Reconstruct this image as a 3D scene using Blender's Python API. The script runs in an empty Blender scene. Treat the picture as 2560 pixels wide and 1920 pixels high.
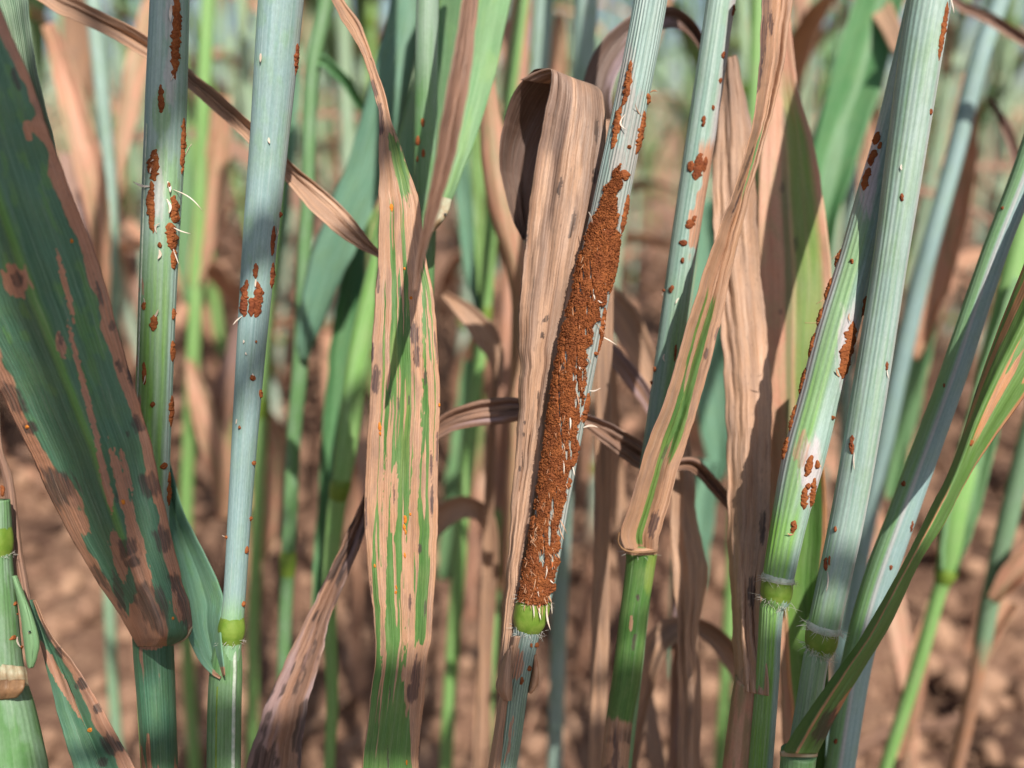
import bpy, math, random
import numpy as np
from mathutils import Vector

random.seed(7)
RNG = np.random.default_rng(7)
SC = bpy.context.scene
COL = SC.collection

# ------------------------------------------------------------------ camera
CAM_H = 0.20                      # camera height over the soil, metres
PITCH = math.radians(16.0)        # looking slightly down
FPX = 2130.0                      # focal length in photograph pixels (2560 wide)
FOCUS = 0.0855
cam_d = bpy.data.cameras.new('camera')
cam = bpy.data.objects.new('camera', cam_d)
COL.objects.link(cam)
cam.location = (0, 0, CAM_H)
cam.rotation_euler = (math.pi / 2 - PITCH, 0, 0)
cam_d.sensor_width = 36.0
cam_d.lens = FPX / 2560 * 36.0
cam_d.clip_start = 0.002
cam_d.clip_end = 300.0
cam_d.dof.use_dof = True
cam_d.dof.focus_distance = FOCUS
cam_d.dof.aperture_fstop = 16.0
SC.camera = cam

# ------------------------------------------------------------------ sky and sun
SUN_EL = math.radians(50.0)
SUN_AZ = math.radians(157.0)      # clockwise from +Y: behind the camera to the right
world = bpy.data.worlds.new('World')
SC.world = world
world.use_nodes = True
wn = world.node_tree
bg = wn.nodes['Background']
sky = wn.nodes.new('ShaderNodeTexSky')
sky.sky_type = 'NISHITA'
sky.sun_disc = False
sky.sun_elevation = SUN_EL
sky.sun_rotation = SUN_AZ
sky.dust_density = 2.0
wn.links.new(sky.outputs[0], bg.inputs[0])
bg.inputs[1].default_value = 0.085
sun_d = bpy.data.lights.new('sun', 'SUN')
sun_d.energy = 5.0
sun_d.angle = math.radians(0.53)
sun_d.color = (1.0, 0.93, 0.83)
sun = bpy.data.objects.new('sun', sun_d)
COL.objects.link(sun)
sdir = Vector((math.sin(SUN_AZ) * math.cos(SUN_EL), math.cos(SUN_AZ) * math.cos(SUN_EL), math.sin(SUN_EL)))
sun.rotation_euler = (-sdir).to_track_quat('-Z', 'Y').to_euler()
sun.location = (0.5, -0.5, 2)

SC.view_settings.view_transform = 'Standard'
SC.view_settings.look = 'None'
SC.view_settings.exposure = 0.45
SC.view_settings.gamma = 1.0
SC.render.engine = 'CYCLES'
SC.cycles.use_denoising = True
SC.cycles.max_bounces = 6
SC.cycles.diffuse_bounces = 2
SC.cycles.transmission_bounces = 6
SC.cycles.caustics_reflective = False
SC.cycles.caustics_refractive = False

# ------------------------------------------------------------------ maths
CP, SP = math.cos(PITCH), math.sin(PITCH)
FWD = np.array([0, CP, -SP]); UPV = np.array([0, SP, CP]); RGT = np.array([1.0, 0, 0])
CAMP = np.array([0, 0, CAM_H])


def P(x, y, d):
    """point seen at photograph position (x, y), d metres in front of the camera"""
    x = np.asarray(x, float); y = np.asarray(y, float); d = np.asarray(d, float)
    a = ((x - 1280) / FPX * d)[..., None]; b = ((y - 960) / FPX * d)[..., None]
    return CAMP + d[..., None] * FWD + a * RGT - b * UPV


def proj(W):
    V = W - CAMP
    d = V @ FWD
    d = np.where(np.abs(d) < 1e-4, 1e-4, d)
    return 1280 + (V @ RGT) / d * FPX, 960 - (V @ UPV) / d * FPX


def nrm(v):
    return v / np.maximum(np.linalg.norm(v, axis=-1, keepdims=True), 1e-12)


def hash2(i, j, seed):
    n = (i.astype(np.int64) * 374761393 + j.astype(np.int64) * 668265263 + seed * 1442695041) & 0x7fffffff
    n = ((n ^ (n >> 13)) * 1274126177) & 0x7fffffff
    return ((n ^ (n >> 16)) & 0xffff) / 65535.0


def vnoise(x, y, seed=0):
    x = np.asarray(x, float); y = np.asarray(y, float)
    x, y = np.broadcast_arrays(x, y)
    i = np.floor(x).astype(np.int64); j = np.floor(y).astype(np.int64)
    fx = x - i; fy = y - j
    fx = fx * fx * (3 - 2 * fx); fy = fy * fy * (3 - 2 * fy)
    a = hash2(i, j, seed); b = hash2(i + 1, j, seed); c = hash2(i, j + 1, seed); d = hash2(i + 1, j + 1, seed)
    return (a * (1 - fx) + b * fx) * (1 - fy) + (c * (1 - fx) + d * fx) * fy


def fbm(x, y, seed=0, o=4):
    s = 0; a = 0.5; t = 0
    for k in range(o):
        s = s + a * vnoise(x * 2 ** k, y * 2 ** k, seed + 17 * k); t += a; a *= 0.5
    return s / t


def sst(a, b, x):
    t = np.clip((x - a) / (b - a), 0, 1)
    return t * t * (3 - 2 * t)


def spline(pts, n, keys=None):
    """Catmull-Rom through rows of pts, n samples, parameter by chord length"""
    p = np.asarray(pts, float)
    k = p[:, :2] if keys is None else keys
    seg = np.maximum(np.linalg.norm(np.diff(k, axis=0), axis=1), 1e-9)
    s = np.concatenate([[0], np.cumsum(seg)])
    m = np.zeros_like(p)
    m[1:-1] = (p[2:] - p[:-2]) / (s[2:] - s[:-2])[:, None]
    m[0] = (p[1] - p[0]) / seg[0]; m[-1] = (p[-1] - p[-2]) / seg[-1]
    q = np.linspace(0, s[-1], n)
    i = np.clip(np.searchsorted(s, q, side='right') - 1, 0, len(seg) - 1)
    h = seg[i]; t = ((q - s[i]) / h)[:, None]; h = h[:, None]
    return ((2 * t ** 3 - 3 * t ** 2 + 1) * p[i] + (t ** 3 - 2 * t ** 2 + t) * h * m[i]
            + (-2 * t ** 3 + 3 * t ** 2) * p[i + 1] + (t ** 3 - t ** 2) * h * m[i + 1])


# ------------------------------------------------------------------ mesh + object helpers
def make_mesh(name, V, Q, mask=None, sv=None, T=None, smooth=True):
    V = np.asarray(V, np.float32)
    me = bpy.data.meshes.new(name)
    me.vertices.add(len(V)); me.vertices.foreach_set('co', V.ravel())
    Q = np.zeros((0, 4), np.int32) if Q is None else np.asarray(Q, np.int32)
    T = np.zeros((0, 3), np.int32) if T is None else np.asarray(T, np.int32)
    nl = Q.size + T.size
    me.loops.add(nl); me.loops.foreach_set('vertex_index', np.concatenate([Q.ravel(), T.ravel()]))
    me.polygons.add(len(Q) + len(T))
    st = np.concatenate([np.arange(len(Q)) * 4, len(Q) * 4 + np.arange(len(T)) * 3]).astype(np.int32)
    me.polygons.foreach_set('loop_start', st)
    if smooth:
        me.polygons.foreach_set('use_smooth', np.ones(len(Q) + len(T), bool))
    if sv is not None:
        a = me.attributes.new('sv', 'FLOAT_VECTOR', 'POINT'); a.data.foreach_set('vector', np.asarray(sv, np.float32).ravel())
    if mask is not None:
        a = me.attributes.new('mask', 'FLOAT_COLOR', 'POINT'); a.data.foreach_set('color', np.asarray(mask, np.float32).ravel())
    me.update(calc_edges=True)
    me.validate()
    return me


def obj(name, me, mat, parent=None):
    o = bpy.data.objects.new(name, me)
    COL.objects.link(o)
    if mat is not None and len(me.materials) == 0:
        me.materials.append(mat)
    if parent is not None:
        o.parent = parent
        r = parent
        while r.parent is not None:
            r = r.parent
        if parent is r:
            o.location = -Vector(r.location)
    return o


def tag(o, label=None, cat=None, group=None, kind=None):
    if label: o['label'] = label
    if cat: o['category'] = cat
    if group: o['group'] = group
    if kind: o['kind'] = kind
    return o


def thing(name, label, cat, base=(0, 0, 0), group=None):
    o = bpy.data.objects.new(name, None)
    COL.objects.link(o)
    o.empty_display_size = 0.01
    o.location = Vector([float(c) for c in base])
    return tag(o, label, cat, group)


def grid_quads(nv, nu, wrap=False, off=0):
    i = np.arange(nv - 1)[:, None]; j = np.arange(nu if wrap else nu - 1)[None, :]
    a = i * nu + j; b = i * nu + (j + 1) % nu; c = (i + 1) * nu + (j + 1) % nu; d = (i + 1) * nu + j
    return np.stack([a, b, c, d], -1).reshape(-1, 4) + off


def grid_normals(G):
    du = np.gradient(G, axis=1); dv = np.gradient(G, axis=0)
    return nrm(np.cross(dv, du))


def sheet_mesh(name, G, th, mask=None):
    """a closed thin solid round the grid G (nv, nu, 3)"""
    nv, nu = G.shape[:2]
    N = grid_normals(G)
    u = np.broadcast_to(np.linspace(0, 1, nu)[None, :], (nv, nu))
    ctr = G[:, nu // 2]
    vl = np.concatenate([[0], np.cumsum(np.linalg.norm(np.diff(ctr, axis=0), axis=1))]) * 1000
    v = np.broadcast_to(vl[:, None], (nv, nu))
    edge = np.sqrt(np.clip(1 - (2 * u - 1) ** 8, 0.08, 1))[..., None]
    A = G + N * th / 2 * edge; B = G - N * th / 2 * edge
    n = nv * nu
    V = np.concatenate([A.reshape(-1, 3), B.reshape(-1, 3)])
    q = grid_quads(nv, nu)
    Qs = [q[:, ::-1], q + n]
    idx = np.arange(n).reshape(nv, nu)
    for ring, flip in ((idx[:, 0], 0), (idx[:, -1], 1), (idx[0, :], 1), (idx[-1, :], 0)):
        r = np.stack([ring[:-1], ring[1:], ring[1:] + n, ring[:-1] + n], -1)
        Qs.append(r if flip else r[:, ::-1])
    sv = np.stack([u, v, np.zeros_like(u)], -1).reshape(-1, 3)
    sv2 = sv.copy(); sv2[:, 2] = 1
    m = None
    if mask is not None:
        mk = mask.reshape(-1, 4); m = np.concatenate([mk, mk])
    return make_mesh(name, V, np.concatenate(Qs), m, np.concatenate([sv, sv2]))


# ------------------------------------------------------------------ materials
def node(nt, typ, **kw):
    n = nt.nodes.new(typ)
    for k, v in kw.items():
        setattr(n, k, v)
    return n


class NB:
    """tiny node-building helper"""
    def __init__(s, name):
        s.m = bpy.data.materials.new(name); s.m.use_nodes = True
        s.nt = s.m.node_tree
        for n in list(s.nt.nodes):
            s.nt.nodes.remove(n)
        s.out = s.nt.nodes.new('ShaderNodeOutputMaterial')

    def put(s, sock, val):
        if isinstance(val, bpy.types.NodeSocket):
            s.nt.links.new(val, sock)
        elif isinstance(val, (tuple, list)) and len(val) == 3 and sock.type == 'RGBA':
            sock.default_value = (*val, 1)
        else:
            sock.default_value = val

    def math(s, op, a, b=0.0, c=0.0, clamp=False):
        n = node(s.nt, 'ShaderNodeMath', operation=op, use_clamp=clamp)
        for i, v in enumerate((a, b, c)):
            s.put(n.inputs[i], v)
        return n.outputs[0]

    def mix(s, f, a, b, blend='MIX'):
        n = node(s.nt, 'ShaderNodeMix', data_type='RGBA', blend_type=blend)
        s.put(n.inputs[0], f); s.put(n.inputs[6], a); s.put(n.inputs[7], b)
        return n.outputs[2]

    def noise(s, vec, scale, detail=3, rough=0.55):
        n = node(s.nt, 'ShaderNodeTexNoise')
        s.put(n.inputs['Vector'], vec); n.inputs['Scale'].default_value = scale
        n.inputs['Detail'].default_value = detail; n.inputs['Roughness'].default_value = rough
        return n.outputs[0]

    def step(s, a, b, x):
        n = node(s.nt, 'ShaderNodeMapRange', interpolation_type='SMOOTHSTEP')
        s.put(n.inputs[0], x); n.inputs[1].default_value = a; n.inputs[2].default_value = b
        return n.outputs[0]

    def vec(s, x, y, z=0.0):
        n = node(s.nt, 'ShaderNodeCombineXYZ')
        for i, v in enumerate((x, y, z)):
            s.put(n.inputs[i], v)
        return n.outputs[0]

    def sep(s, v):
        n = node(s.nt, 'ShaderNodeSeparateXYZ'); s.put(n.inputs[0], v)
        return n.outputs

    def attr(s, name):
        return node(s.nt, 'ShaderNodeAttribute', attribute_name=name)

    def bump(s, h, strength, dist):
        n = node(s.nt, 'ShaderNodeBump'); n.inputs['Strength'].default_value = strength
        n.inputs['Distance'].default_value = dist; s.put(n.inputs['Height'], h)
        return n.outputs[0]

    def surface(s, col, rough, bump=None, transl=0.0, spec=0.35, coat=0.0, tcol=None, sheen=0.0):
        p = node(s.nt, 'ShaderNodeBsdfPrincipled')
        s.put(p.inputs['Base Color'], col); s.put(p.inputs['Roughness'], rough)
        p.inputs['Specular IOR Level'].default_value = spec
        if sheen:
            p.inputs['Sheen Weight'].default_value = sheen
        if bump is not None:
            s.put(p.inputs['Normal'], bump)
        o = p.outputs[0]
        if transl > 0:
            t = node(s.nt, 'ShaderNodeBsdfTranslucent')
            s.put(t.inputs[0], tcol if tcol is not None else col)
            if bump is not None:
                s.put(t.inputs['Normal'], bump)
            mx = node(s.nt, 'ShaderNodeMixShader'); mx.inputs[0].default_value = transl
            s.nt.links.new(o, mx.inputs[1]); s.nt.links.new(t.outputs[0], mx.inputs[2])
            o = mx.outputs[0]
        s.nt.links.new(o, s.out.inputs[0])
        return s.m


def plant_mat(name, c1, c2, alt=(0.16, 0.33, 0.05), tan1=(0.50, 0.27, 0.17), tan2=(0.36, 0.18, 0.11), dark=(0.075, 0.05, 0.05),
              stain=(0.33, 0.24, 0.26), ribs=26, rib=0.35, rough=0.5, transl=0.25, bumpd=0.00008, wob=0.5, fleck=0.0, use_mask=True):
    """stems and blades: mask r = dead tan, g = dark lesion, b = alternative colour, a = stain (all real tissue colours)"""
    b = NB(name)
    sv = b.attr('sv').outputs['Vector']
    u, v, side = b.sep(sv)
    oi = node(b.nt, 'ShaderNodeObjectInfo').outputs['Random']
    sh = b.math('MULTIPLY', oi, 37.0)
    warp = b.noise(b.vec(b.math('MULTIPLY', u, ribs * 0.35), b.math('MULTIPLY', v, 0.02), sh), 1.0, 2, 0.5)
    uw = b.math('ADD', b.math('MULTIPLY', u, float(ribs)), b.math('MULTIPLY', warp, 1.6))
    ramp = b.noise(b.vec(b.math('MULTIPLY', u, ribs * 0.3), b.math('MULTIPLY', v, 0.06), b.math('ADD', sh, 5.0)), 1.0, 3, 0.6)
    lines = b.noise(b.vec(b.math('MULTIPLY', uw, 0.9), b.math('MULTIPLY', v, 0.035), sh), 1.0, 4, 0.65)
    fine = b.noise(b.vec(b.math('MULTIPLY', uw, 3.0), b.math('MULTIPLY', v, 0.12), sh), 1.0, 2, 0.6)
    mott = b.noise(b.vec(b.math('MULTIPLY', u, 5.0), b.math('MULTIPLY', v, 0.25), sh), 1.0, 4, 0.6)
    wave = b.math('SINE', b.math('MULTIPLY', uw, 2 * math.pi))
    wv = b.math('MULTIPLY_ADD', wave, 0.5, 0.5)
    base = b.mix(b.step(0.3, 0.7, lines), c1, c2)
    base = b.mix(b.math('MULTIPLY', b.step(0.4, 0.75, mott), wob), base, b.mix(0.5, c1, alt))
    if use_mask:
        mk = b.attr('mask')
        mr, mg, mb = b.sep(mk.outputs['Color'])
        ma = mk.outputs['Alpha']
        jit = b.math('MULTIPLY_ADD', lines, 0.5, b.math('MULTIPLY_ADD', fine, 0.3, -0.4))
        fr = b.step(0.36, 0.64, b.math('ADD', mr, b.math('MULTIPLY', jit, 0.9)))
        fr = b.math('MULTIPLY', fr, b.step(0.02, 0.12, mr))
        stri = b.noise(b.vec(b.math('MULTIPLY', uw, 1.7), b.math('MULTIPLY', v, 0.22), b.math('ADD', sh, 3.0)), 1.0, 3, 0.6)
        fg = b.step(0.12, 0.95, b.math('ADD', mg, b.math('MULTIPLY', jit, 1.3)))
        fg = b.math('MULTIPLY', fg, b.math('MULTIPLY_ADD', b.step(0.30, 0.62, stri), 0.48, 0.52))
        fg = b.math('MULTIPLY', fg, b.step(0.02, 0.15, mg))
        base = b.mix(mb, base, b.mix(b.step(0.35, 0.7, lines), alt, b.mix(0.25, alt, c2)))
        tanc = b.mix(b.step(0.28, 0.66, b.math('MULTIPLY_ADD', fine, 0.55, b.math('MULTIPLY', stri, 0.45))), tan2, tan1)
        tanc = b.mix(b.math('MULTIPLY', b.step(0.50, 0.68, stri), 0.35), tanc, b.mix(0.55, tan2, dark))
        tanc = b.mix(b.math('MULTIPLY', b.step(0.45, 0.7, mott), 0.5), tanc, b.mix(0.5, tan2, dark))
        base = b.mix(b.math('MULTIPLY', ma, 0.85), base, stain)
        base = b.mix(fr, base, tanc)
        base = b.mix(b.math('MULTIPLY', fg, 0.95), base, dark)
    # vein grooves: darker tissue lines between the pale ridges
    rb = b.math('MULTIPLY', b.math('MULTIPLY', b.math('POWER', b.math('SUBTRACT', 1.0, wv), 2.0), rib), b.step(0.25, 0.7, ramp))
    base = b.mix(rb, base, b.mix(0.45, c1, (0.02, 0.03, 0.02)), 'MIX')
    base = b.mix(b.math('MULTIPLY', b.step(0.5, 0.8, fine), 0.22), base, b.mix(0.5, base, (0.75, 0.72, 0.66)))
    if fleck:
        fl = b.noise(b.vec(b.math('MULTIPLY', u, 22.0), b.math('MULTIPLY', v, 1.1), sh), 1.0, 1, 0.4)
        base = b.mix(b.math('MULTIPLY', b.step(0.70, 0.76, fl), fleck), base, dark)
    big = b.noise(b.vec(b.math('MULTIPLY', u, 2.0), b.math('MULTIPLY', v, 0.05), b.math('ADD', sh, 11.0)), 1.0, 4, 0.6)
    hs = node(b.nt, 'ShaderNodeHueSaturation'); b.put(hs.inputs['Color'], base)
    grain = b.noise(b.vec(b.math('MULTIPLY', u, 70.0), b.math('MULTIPLY', v, 2.2), sh), 1.0, 3, 0.7)
    b.put(hs.inputs['Value'], b.math('MULTIPLY_ADD', grain, 0.5, b.math('MULTIPLY_ADD', big, 0.6, 0.45))); b.put(hs.inputs['Saturation'], b.math('MULTIPLY_ADD', mott, -0.35, 1.15))
    base = hs.outputs[0]
    h = b.math('ADD', b.math('MULTIPLY', wv, min(0.6, rib)), b.math('MULTIPLY', fine, 0.4))
    h = b.math('ADD', h, b.math('MULTIPLY', mott, 0.6))
    bp = b.bump(h, 0.8, bumpd)
    ro = b.math('MULTIPLY_ADD', mott, 0.25, rough - 0.12)
    return b.surface(base, ro, bp, transl, tcol=b.mix(0.35, base, b.mix(0.5, base, (0.55, 0.6, 0.15))))


def simple_mat(name, c1, c2, scale, rough=0.6, transl=0.0, bump=0.0, bdist=0.0003, detail=4, spec=0.3, sheen=0.0):
    b = NB(name)
    tc = node(b.nt, 'ShaderNodeTexCoord').outputs['Object']
    n = b.noise(tc, scale, detail, 0.6)
    col = b.mix(b.step(0.3, 0.7, n), c1, c2)
    bp = b.bump(b.noise(tc, scale * 2.2, 3), bump, bdist) if bump else None
    return b.surface(col, rough, bp, transl, spec, sheen=sheen)


M = {}
TAN, TAN2 = (0.50, 0.285, 0.185), (0.36, 0.185, 0.115)
M['glaucous'] = plant_mat('glaucous_stem', (0.21, 0.335, 0.285), (0.35, 0.455, 0.415), (0.15, 0.33, 0.045), ribs=22, rib=0.38, rough=0.55, transl=0.10, bumpd=0.00005, stain=(0.50, 0.44, 0.46))
M['glaucous_rib'] = plant_mat('ribbed_glaucous_stem', (0.18, 0.29, 0.26), (0.37, 0.455, 0.43), (0.13, 0.22, 0.08), ribs=28, rib=0.85, rough=0.55, transl=0.06, bumpd=0.0001, stain=(0.31, 0.285, 0.265), wob=0.3)
M['bluegrey'] = plant_mat('bluegrey_stem', (0.19, 0.305, 0.30), (0.27, 0.385, 0.385), (0.16, 0.34, 0.09), ribs=34, rib=0.15, rough=0.6, transl=0.06, stain=(0.46, 0.43, 0.43), wob=0.4)
M['freshstem'] = plant_mat('fresh_green_stem', (0.085, 0.205, 0.065), (0.155, 0.295, 0.13), (0.28, 0.39, 0.31), ribs=26, rib=0.3, transl=0.15, stain=(0.22, 0.1, 0.06))
M['darkblade'] = plant_mat('dark_green_blade', (0.045, 0.13, 0.075), (0.085, 0.195, 0.125), (0.11, 0.26, 0.05), ribs=40, rib=0.35, rough=0.5, transl=0.15, tan1=(0.46, 0.235, 0.145), tan2=(0.35, 0.16, 0.095), dark=(0.05, 0.034, 0.034))
M['striped'] = plant_mat('striped_blade', (0.06, 0.16, 0.035), (0.105, 0.225, 0.06), (0.24, 0.32, 0.07), ribs=30, rib=0.22, rough=0.5, transl=0.2, tan1=(0.53, 0.315, 0.20), tan2=(0.41, 0.215, 0.125), dark=(0.07, 0.04, 0.045), stain=(0.28, 0.08, 0.09))
M['dead'] = plant_mat('dead_tan_blade', (0.42, 0.24, 0.15), (0.59, 0.375, 0.25), (0.26, 0.165, 0.12), ribs=22, rib=0.18, rough=0.5, transl=0.22, dark=(0.06, 0.04, 0.035), bumpd=0.00016, fleck=0.3, stain=(0.235, 0.15, 0.115))
M['deadbrown'] = plant_mat('dead_brown_blade', (0.23, 0.125, 0.085), (0.36, 0.21, 0.145), (0.15, 0.09, 0.07), ribs=20, rib=0.18, rough=0.5, transl=0.18, dark=(0.045, 0.03, 0.028), bumpd=0.00015, fleck=0.25)
M['deaddark'] = plant_mat('dark_dead_blade', (0.095, 0.055, 0.042), (0.16, 0.098, 0.075), (0.20, 0.13, 0.10), ribs=20, rib=0.18, rough=0.5, transl=0.12, dark=(0.045, 0.03, 0.028), bumpd=0.00015)
M['palestem'] = plant_mat('pale_mint_stem', (0.36, 0.50, 0.40), (0.52, 0.63, 0.55), (0.26, 0.44, 0.12), ribs=20, rib=0.2, transl=0.15)
M['paleblade'] = plant_mat('pale_green_blade', (0.24, 0.40, 0.26), (0.37, 0.52, 0.38), (0.28, 0.45, 0.16), ribs=20, rib=0.15, transl=0.3)
M['pinktan'] = plant_mat('pink_tan_blade', (0.50, 0.245, 0.16), (0.64, 0.36, 0.25), (0.22, 0.36, 0.09), ribs=18, rib=0.12, rough=0.5, transl=0.28, stain=(0.10, 0.18, 0.06))
M['greenblade'] = plant_mat('green_blade', (0.14, 0.30, 0.13), (0.24, 0.42, 0.21), (0.25, 0.42, 0.15), ribs=30, rib=0.2, rough=0.5, transl=0.3)
M['bluegreenblade'] = plant_mat('bluegreen_blade', (0.12, 0.265, 0.175), (0.20, 0.37, 0.265), (0.15, 0.33, 0.10), ribs=26, rib=0.2, rough=0.5, transl=0.25)
M['brightstem'] = plant_mat('bright_green_stem', (0.16, 0.35, 0.08), (0.26, 0.46, 0.17), (0.30, 0.46, 0.12), ribs=20, rib=0.15, transl=0.15, tan1=(0.54, 0.28, 0.19), tan2=(0.42, 0.2, 0.13))
M['freshdark'] = plant_mat('deep_green_blade', (0.07, 0.20, 0.075), (0.12, 0.28, 0.12), (0.16, 0.32, 0.08), ribs=24, rib=0.2, transl=0.25)
M['orangeblade'] = plant_mat('orange_veined_blade', (0.07, 0.17, 0.035), (0.12, 0.25, 0.06), (0.17, 0.28, 0.06), ribs=24, rib=0.2, rough=0.5, transl=0.25, tan1=(0.56, 0.28, 0.13), tan2=(0.44, 0.19, 0.08), dark=(0.05, 0.03, 0.03))
M['farcrop'] = plant_mat('far_crop', (0.36, 0.50, 0.36), (0.54, 0.64, 0.52), (0.34, 0.50, 0.20), ribs=6, rib=0.0, transl=0.3, tan1=(0.64, 0.40, 0.29), tan2=(0.52, 0.29, 0.19))
M['greyblade'] = plant_mat('grey_green_blade', (0.13, 0.21, 0.13), (0.27, 0.36, 0.25), (0.2, 0.27, 0.12), ribs=14, rib=0.4, transl=0.2, bumpd=0.00012)
M['node'] = simple_mat('green_node', (0.115, 0.21, 0.025), (0.18, 0.265, 0.045), 900, 0.4, 0.1, 0.4, 0.00008)
M['hair'] = simple_mat('pale_hair', (0.75, 0.74, 0.68), (0.6, 0.58, 0.5), 500, 0.5, 0.3)
M['ring'] = simple_mat('pale_ring', (0.52, 0.57, 0.50), (0.32, 0.42, 0.30), 1500, 0.6, 0.15, 0.5, 0.00006)
M['flake'] = simple_mat('torn_epidermis', (0.80, 0.74, 0.66), (0.66, 0.52, 0.40), 700, 0.5, 0.3)
M['straw'] = simple_mat('straw_fibre', (0.58, 0.36, 0.22), (0.42, 0.20, 0.11), 900, 0.55, 0.2)
M['amber'] = simple_mat('amber_scrap', (0.55, 0.16, 0.05), (0.45, 0.11, 0.03), 900, 0.4, 0.15)
M['collar'] = simple_mat('pale_collar', (0.50, 0.50, 0.36), (0.42, 0.30, 0.18), 700, 0.45, 0.35, 0.4, 0.0001)
M['browncollar'] = simple_mat('brown_collar', (0.30, 0.17, 0.085), (0.16, 0.09, 0.05), 700, 0.5, 0.2, 0.4, 0.0001)


def rust_mat(name, a, bcol, c):
    b = NB(name)
    tc = node(b.nt, 'ShaderNodeTexCoord').outputs['Object']
    n1 = b.noise(tc, 900, 4, 0.65); n2 = b.noise(tc, 5200, 3, 0.7)
    col = b.mix(b.step(0.35, 0.65, n1), a, bcol)
    col = b.mix(b.math('MULTIPLY', b.step(0.52, 0.72, n2), 0.6), col, c)
    return b.surface(col, 0.95, b.bump(n2, 0.9, 0.00012), 0.0, 0.08)


M['rust'] = rust_mat('rust_spores', (0.265, 0.088, 0.030), (0.18, 0.056, 0.022), (0.35, 0.135, 0.05))
M['rustdark'] = rust_mat('dark_rust_spores', (0.22, 0.068, 0.027), (0.15, 0.045, 0.022), (0.30, 0.10, 0.04))
M['rustorange'] = rust_mat('orange_rust_spores', (0.56, 0.20, 0.03), (0.46, 0.14, 0.02), (0.62, 0.26, 0.06))


# ------------------------------------------------------------------ blades
def blob(px, py, cx, cy, rx, ry, ang=0.0, rag=0.35, seed=0, sc=0.05):
    a = math.radians(ang); ca, sa = math.cos(a), math.sin(a)
    dx = px - cx; dy = py - cy
    X = dx * ca + dy * sa; Y = -dx * sa + dy * ca
    f = max(sc, 2.2 / max(rx, 4))
    wob = 0.6 * (fbm(X * f, Y * f * 0.22, seed, 3) - 0.5) + 0.5 * (vnoise(X * f * 3, Y * f * 0.5, seed + 3) - 0.5)
    d = (np.abs(X / rx) ** 2.4 + np.abs(Y / ry) ** 2.4) ** (1 / 2.4) + rag * 2.4 * wob
    return sst(1.25, 0.72, d)


def zmask(px):
    return np.zeros(px.shape + (4,))


class Blade:
    """a leaf blade lofted between two edge curves; rows (xL, yL, dL, xR, yR, dR)"""
    def __init__(s, rows, n=200, nu=25, keel=0.0, vfold=0.0, mf=0.5, bulge=0.0, th=0.00022, wave=0.00015, edge=1.5, seed=0, maskf=None):
        R = spline(rows, n, keys=np.asarray(rows)[:, [0, 1]] + np.asarray(rows)[:, [3, 4]])
        u = np.linspace(0, 1, nu)[None, :]
        L, Rr = R[:, None, 0:3], R[:, None, 3:6]
        t = np.linspace(0, 1, n)[:, None]
        len_px = np.linalg.norm(np.diff((R[:, :2] + R[:, 3:5]) / 2, axis=0), axis=1).sum()
        v = t * len_px
        jl = (fbm(v * 0.02, v * 0 + 3, seed + 5, 3) - 0.5) * 2 * edge
        jr = (fbm(v * 0.02, v * 0 + 9, seed + 8, 3) - 0.5) * 2 * edge
        q = L * (1 - u[..., None]) + Rr * u[..., None]
        dirx = nrm((Rr - L)[..., :2])
        amt = (jl * (1 - u) + jr * u)[..., None]
        px = q[..., 0] + (dirx * amt)[..., 0]; py = q[..., 1] + (dirx * amt)[..., 1]
        d = q[..., 2].copy()
        c = (u - mf) / np.where(u < mf, mf, 1 - mf)
        d += keel * (1 - c ** 2) + vfold * (1 - np.abs(c)) + bulge * np.sin(u * math.pi)
        d += wave * 2 * (fbm(u * 4.0, v * 0.0028, seed + 31, 3) - 0.5) * 2
        s.G = P(px, py, d); s.px = px; s.py = py; s.u = np.broadcast_to(u, px.shape); s.v = np.broadcast_to(v, px.shape)
        s.th = th
        s.mask = zmask(px) if maskf is None else maskf(px, py, s.u, s.v)
        s.N = grid_normals(s.G)
        mid = s.G[n // 2, nu // 2]
        s.flip = -1.0 if np.dot(s.N[n // 2, nu // 2], CAMP - mid) < 0 else 1.0

    def build(s, name, mat, parent):
        return obj(name, sheet_mesh(name, s.G, s.th, np.clip(s.mask, 0, 1)), M[mat], parent)

    def surf(s, x, y):
        """points and normals on the blade under photograph positions x, y"""
        x = np.asarray(x, float).ravel(); y = np.asarray(y, float).ravel()
        c = np.array([x.mean(), y.mean()])
        k = np.argmin((s.px - c[0]) ** 2 + (s.py - c[1]) ** 2)
        i, j = np.unravel_index(k, s.px.shape)
        i = min(max(i, 1), s.px.shape[0] - 2); j = min(max(j, 1), s.px.shape[1] - 2)
        J = np.array([[s.px[i, j + 1] - s.px[i, j - 1], s.px[i + 1, j] - s.px[i - 1, j]],
                      [s.py[i, j + 1] - s.py[i, j - 1], s.py[i + 1, j] - s.py[i - 1, j]]]) / 2
        ab = np.linalg.solve(J, np.stack([x - s.px[i, j], y - s.py[i, j]]))
        gu = (s.G[i, j + 1] - s.G[i, j - 1]) / 2; gv = (s.G[i + 1, j] - s.G[i - 1, j]) / 2
        nn = s.N[i, j] * s.flip
        return s.G[i, j] + ab[0][:, None] * gu + ab[1][:, None] * gv + nn * s.th / 2, np.broadcast_to(nn, (len(x), 3))


def vrows(rows):
    """(y, xL, xR, dL, dR) -> edge rows"""
    return [(a[1], a[0], a[3], a[2], a[0], a[4] if len(a) > 4 else a[3]) for a in rows]


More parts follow.
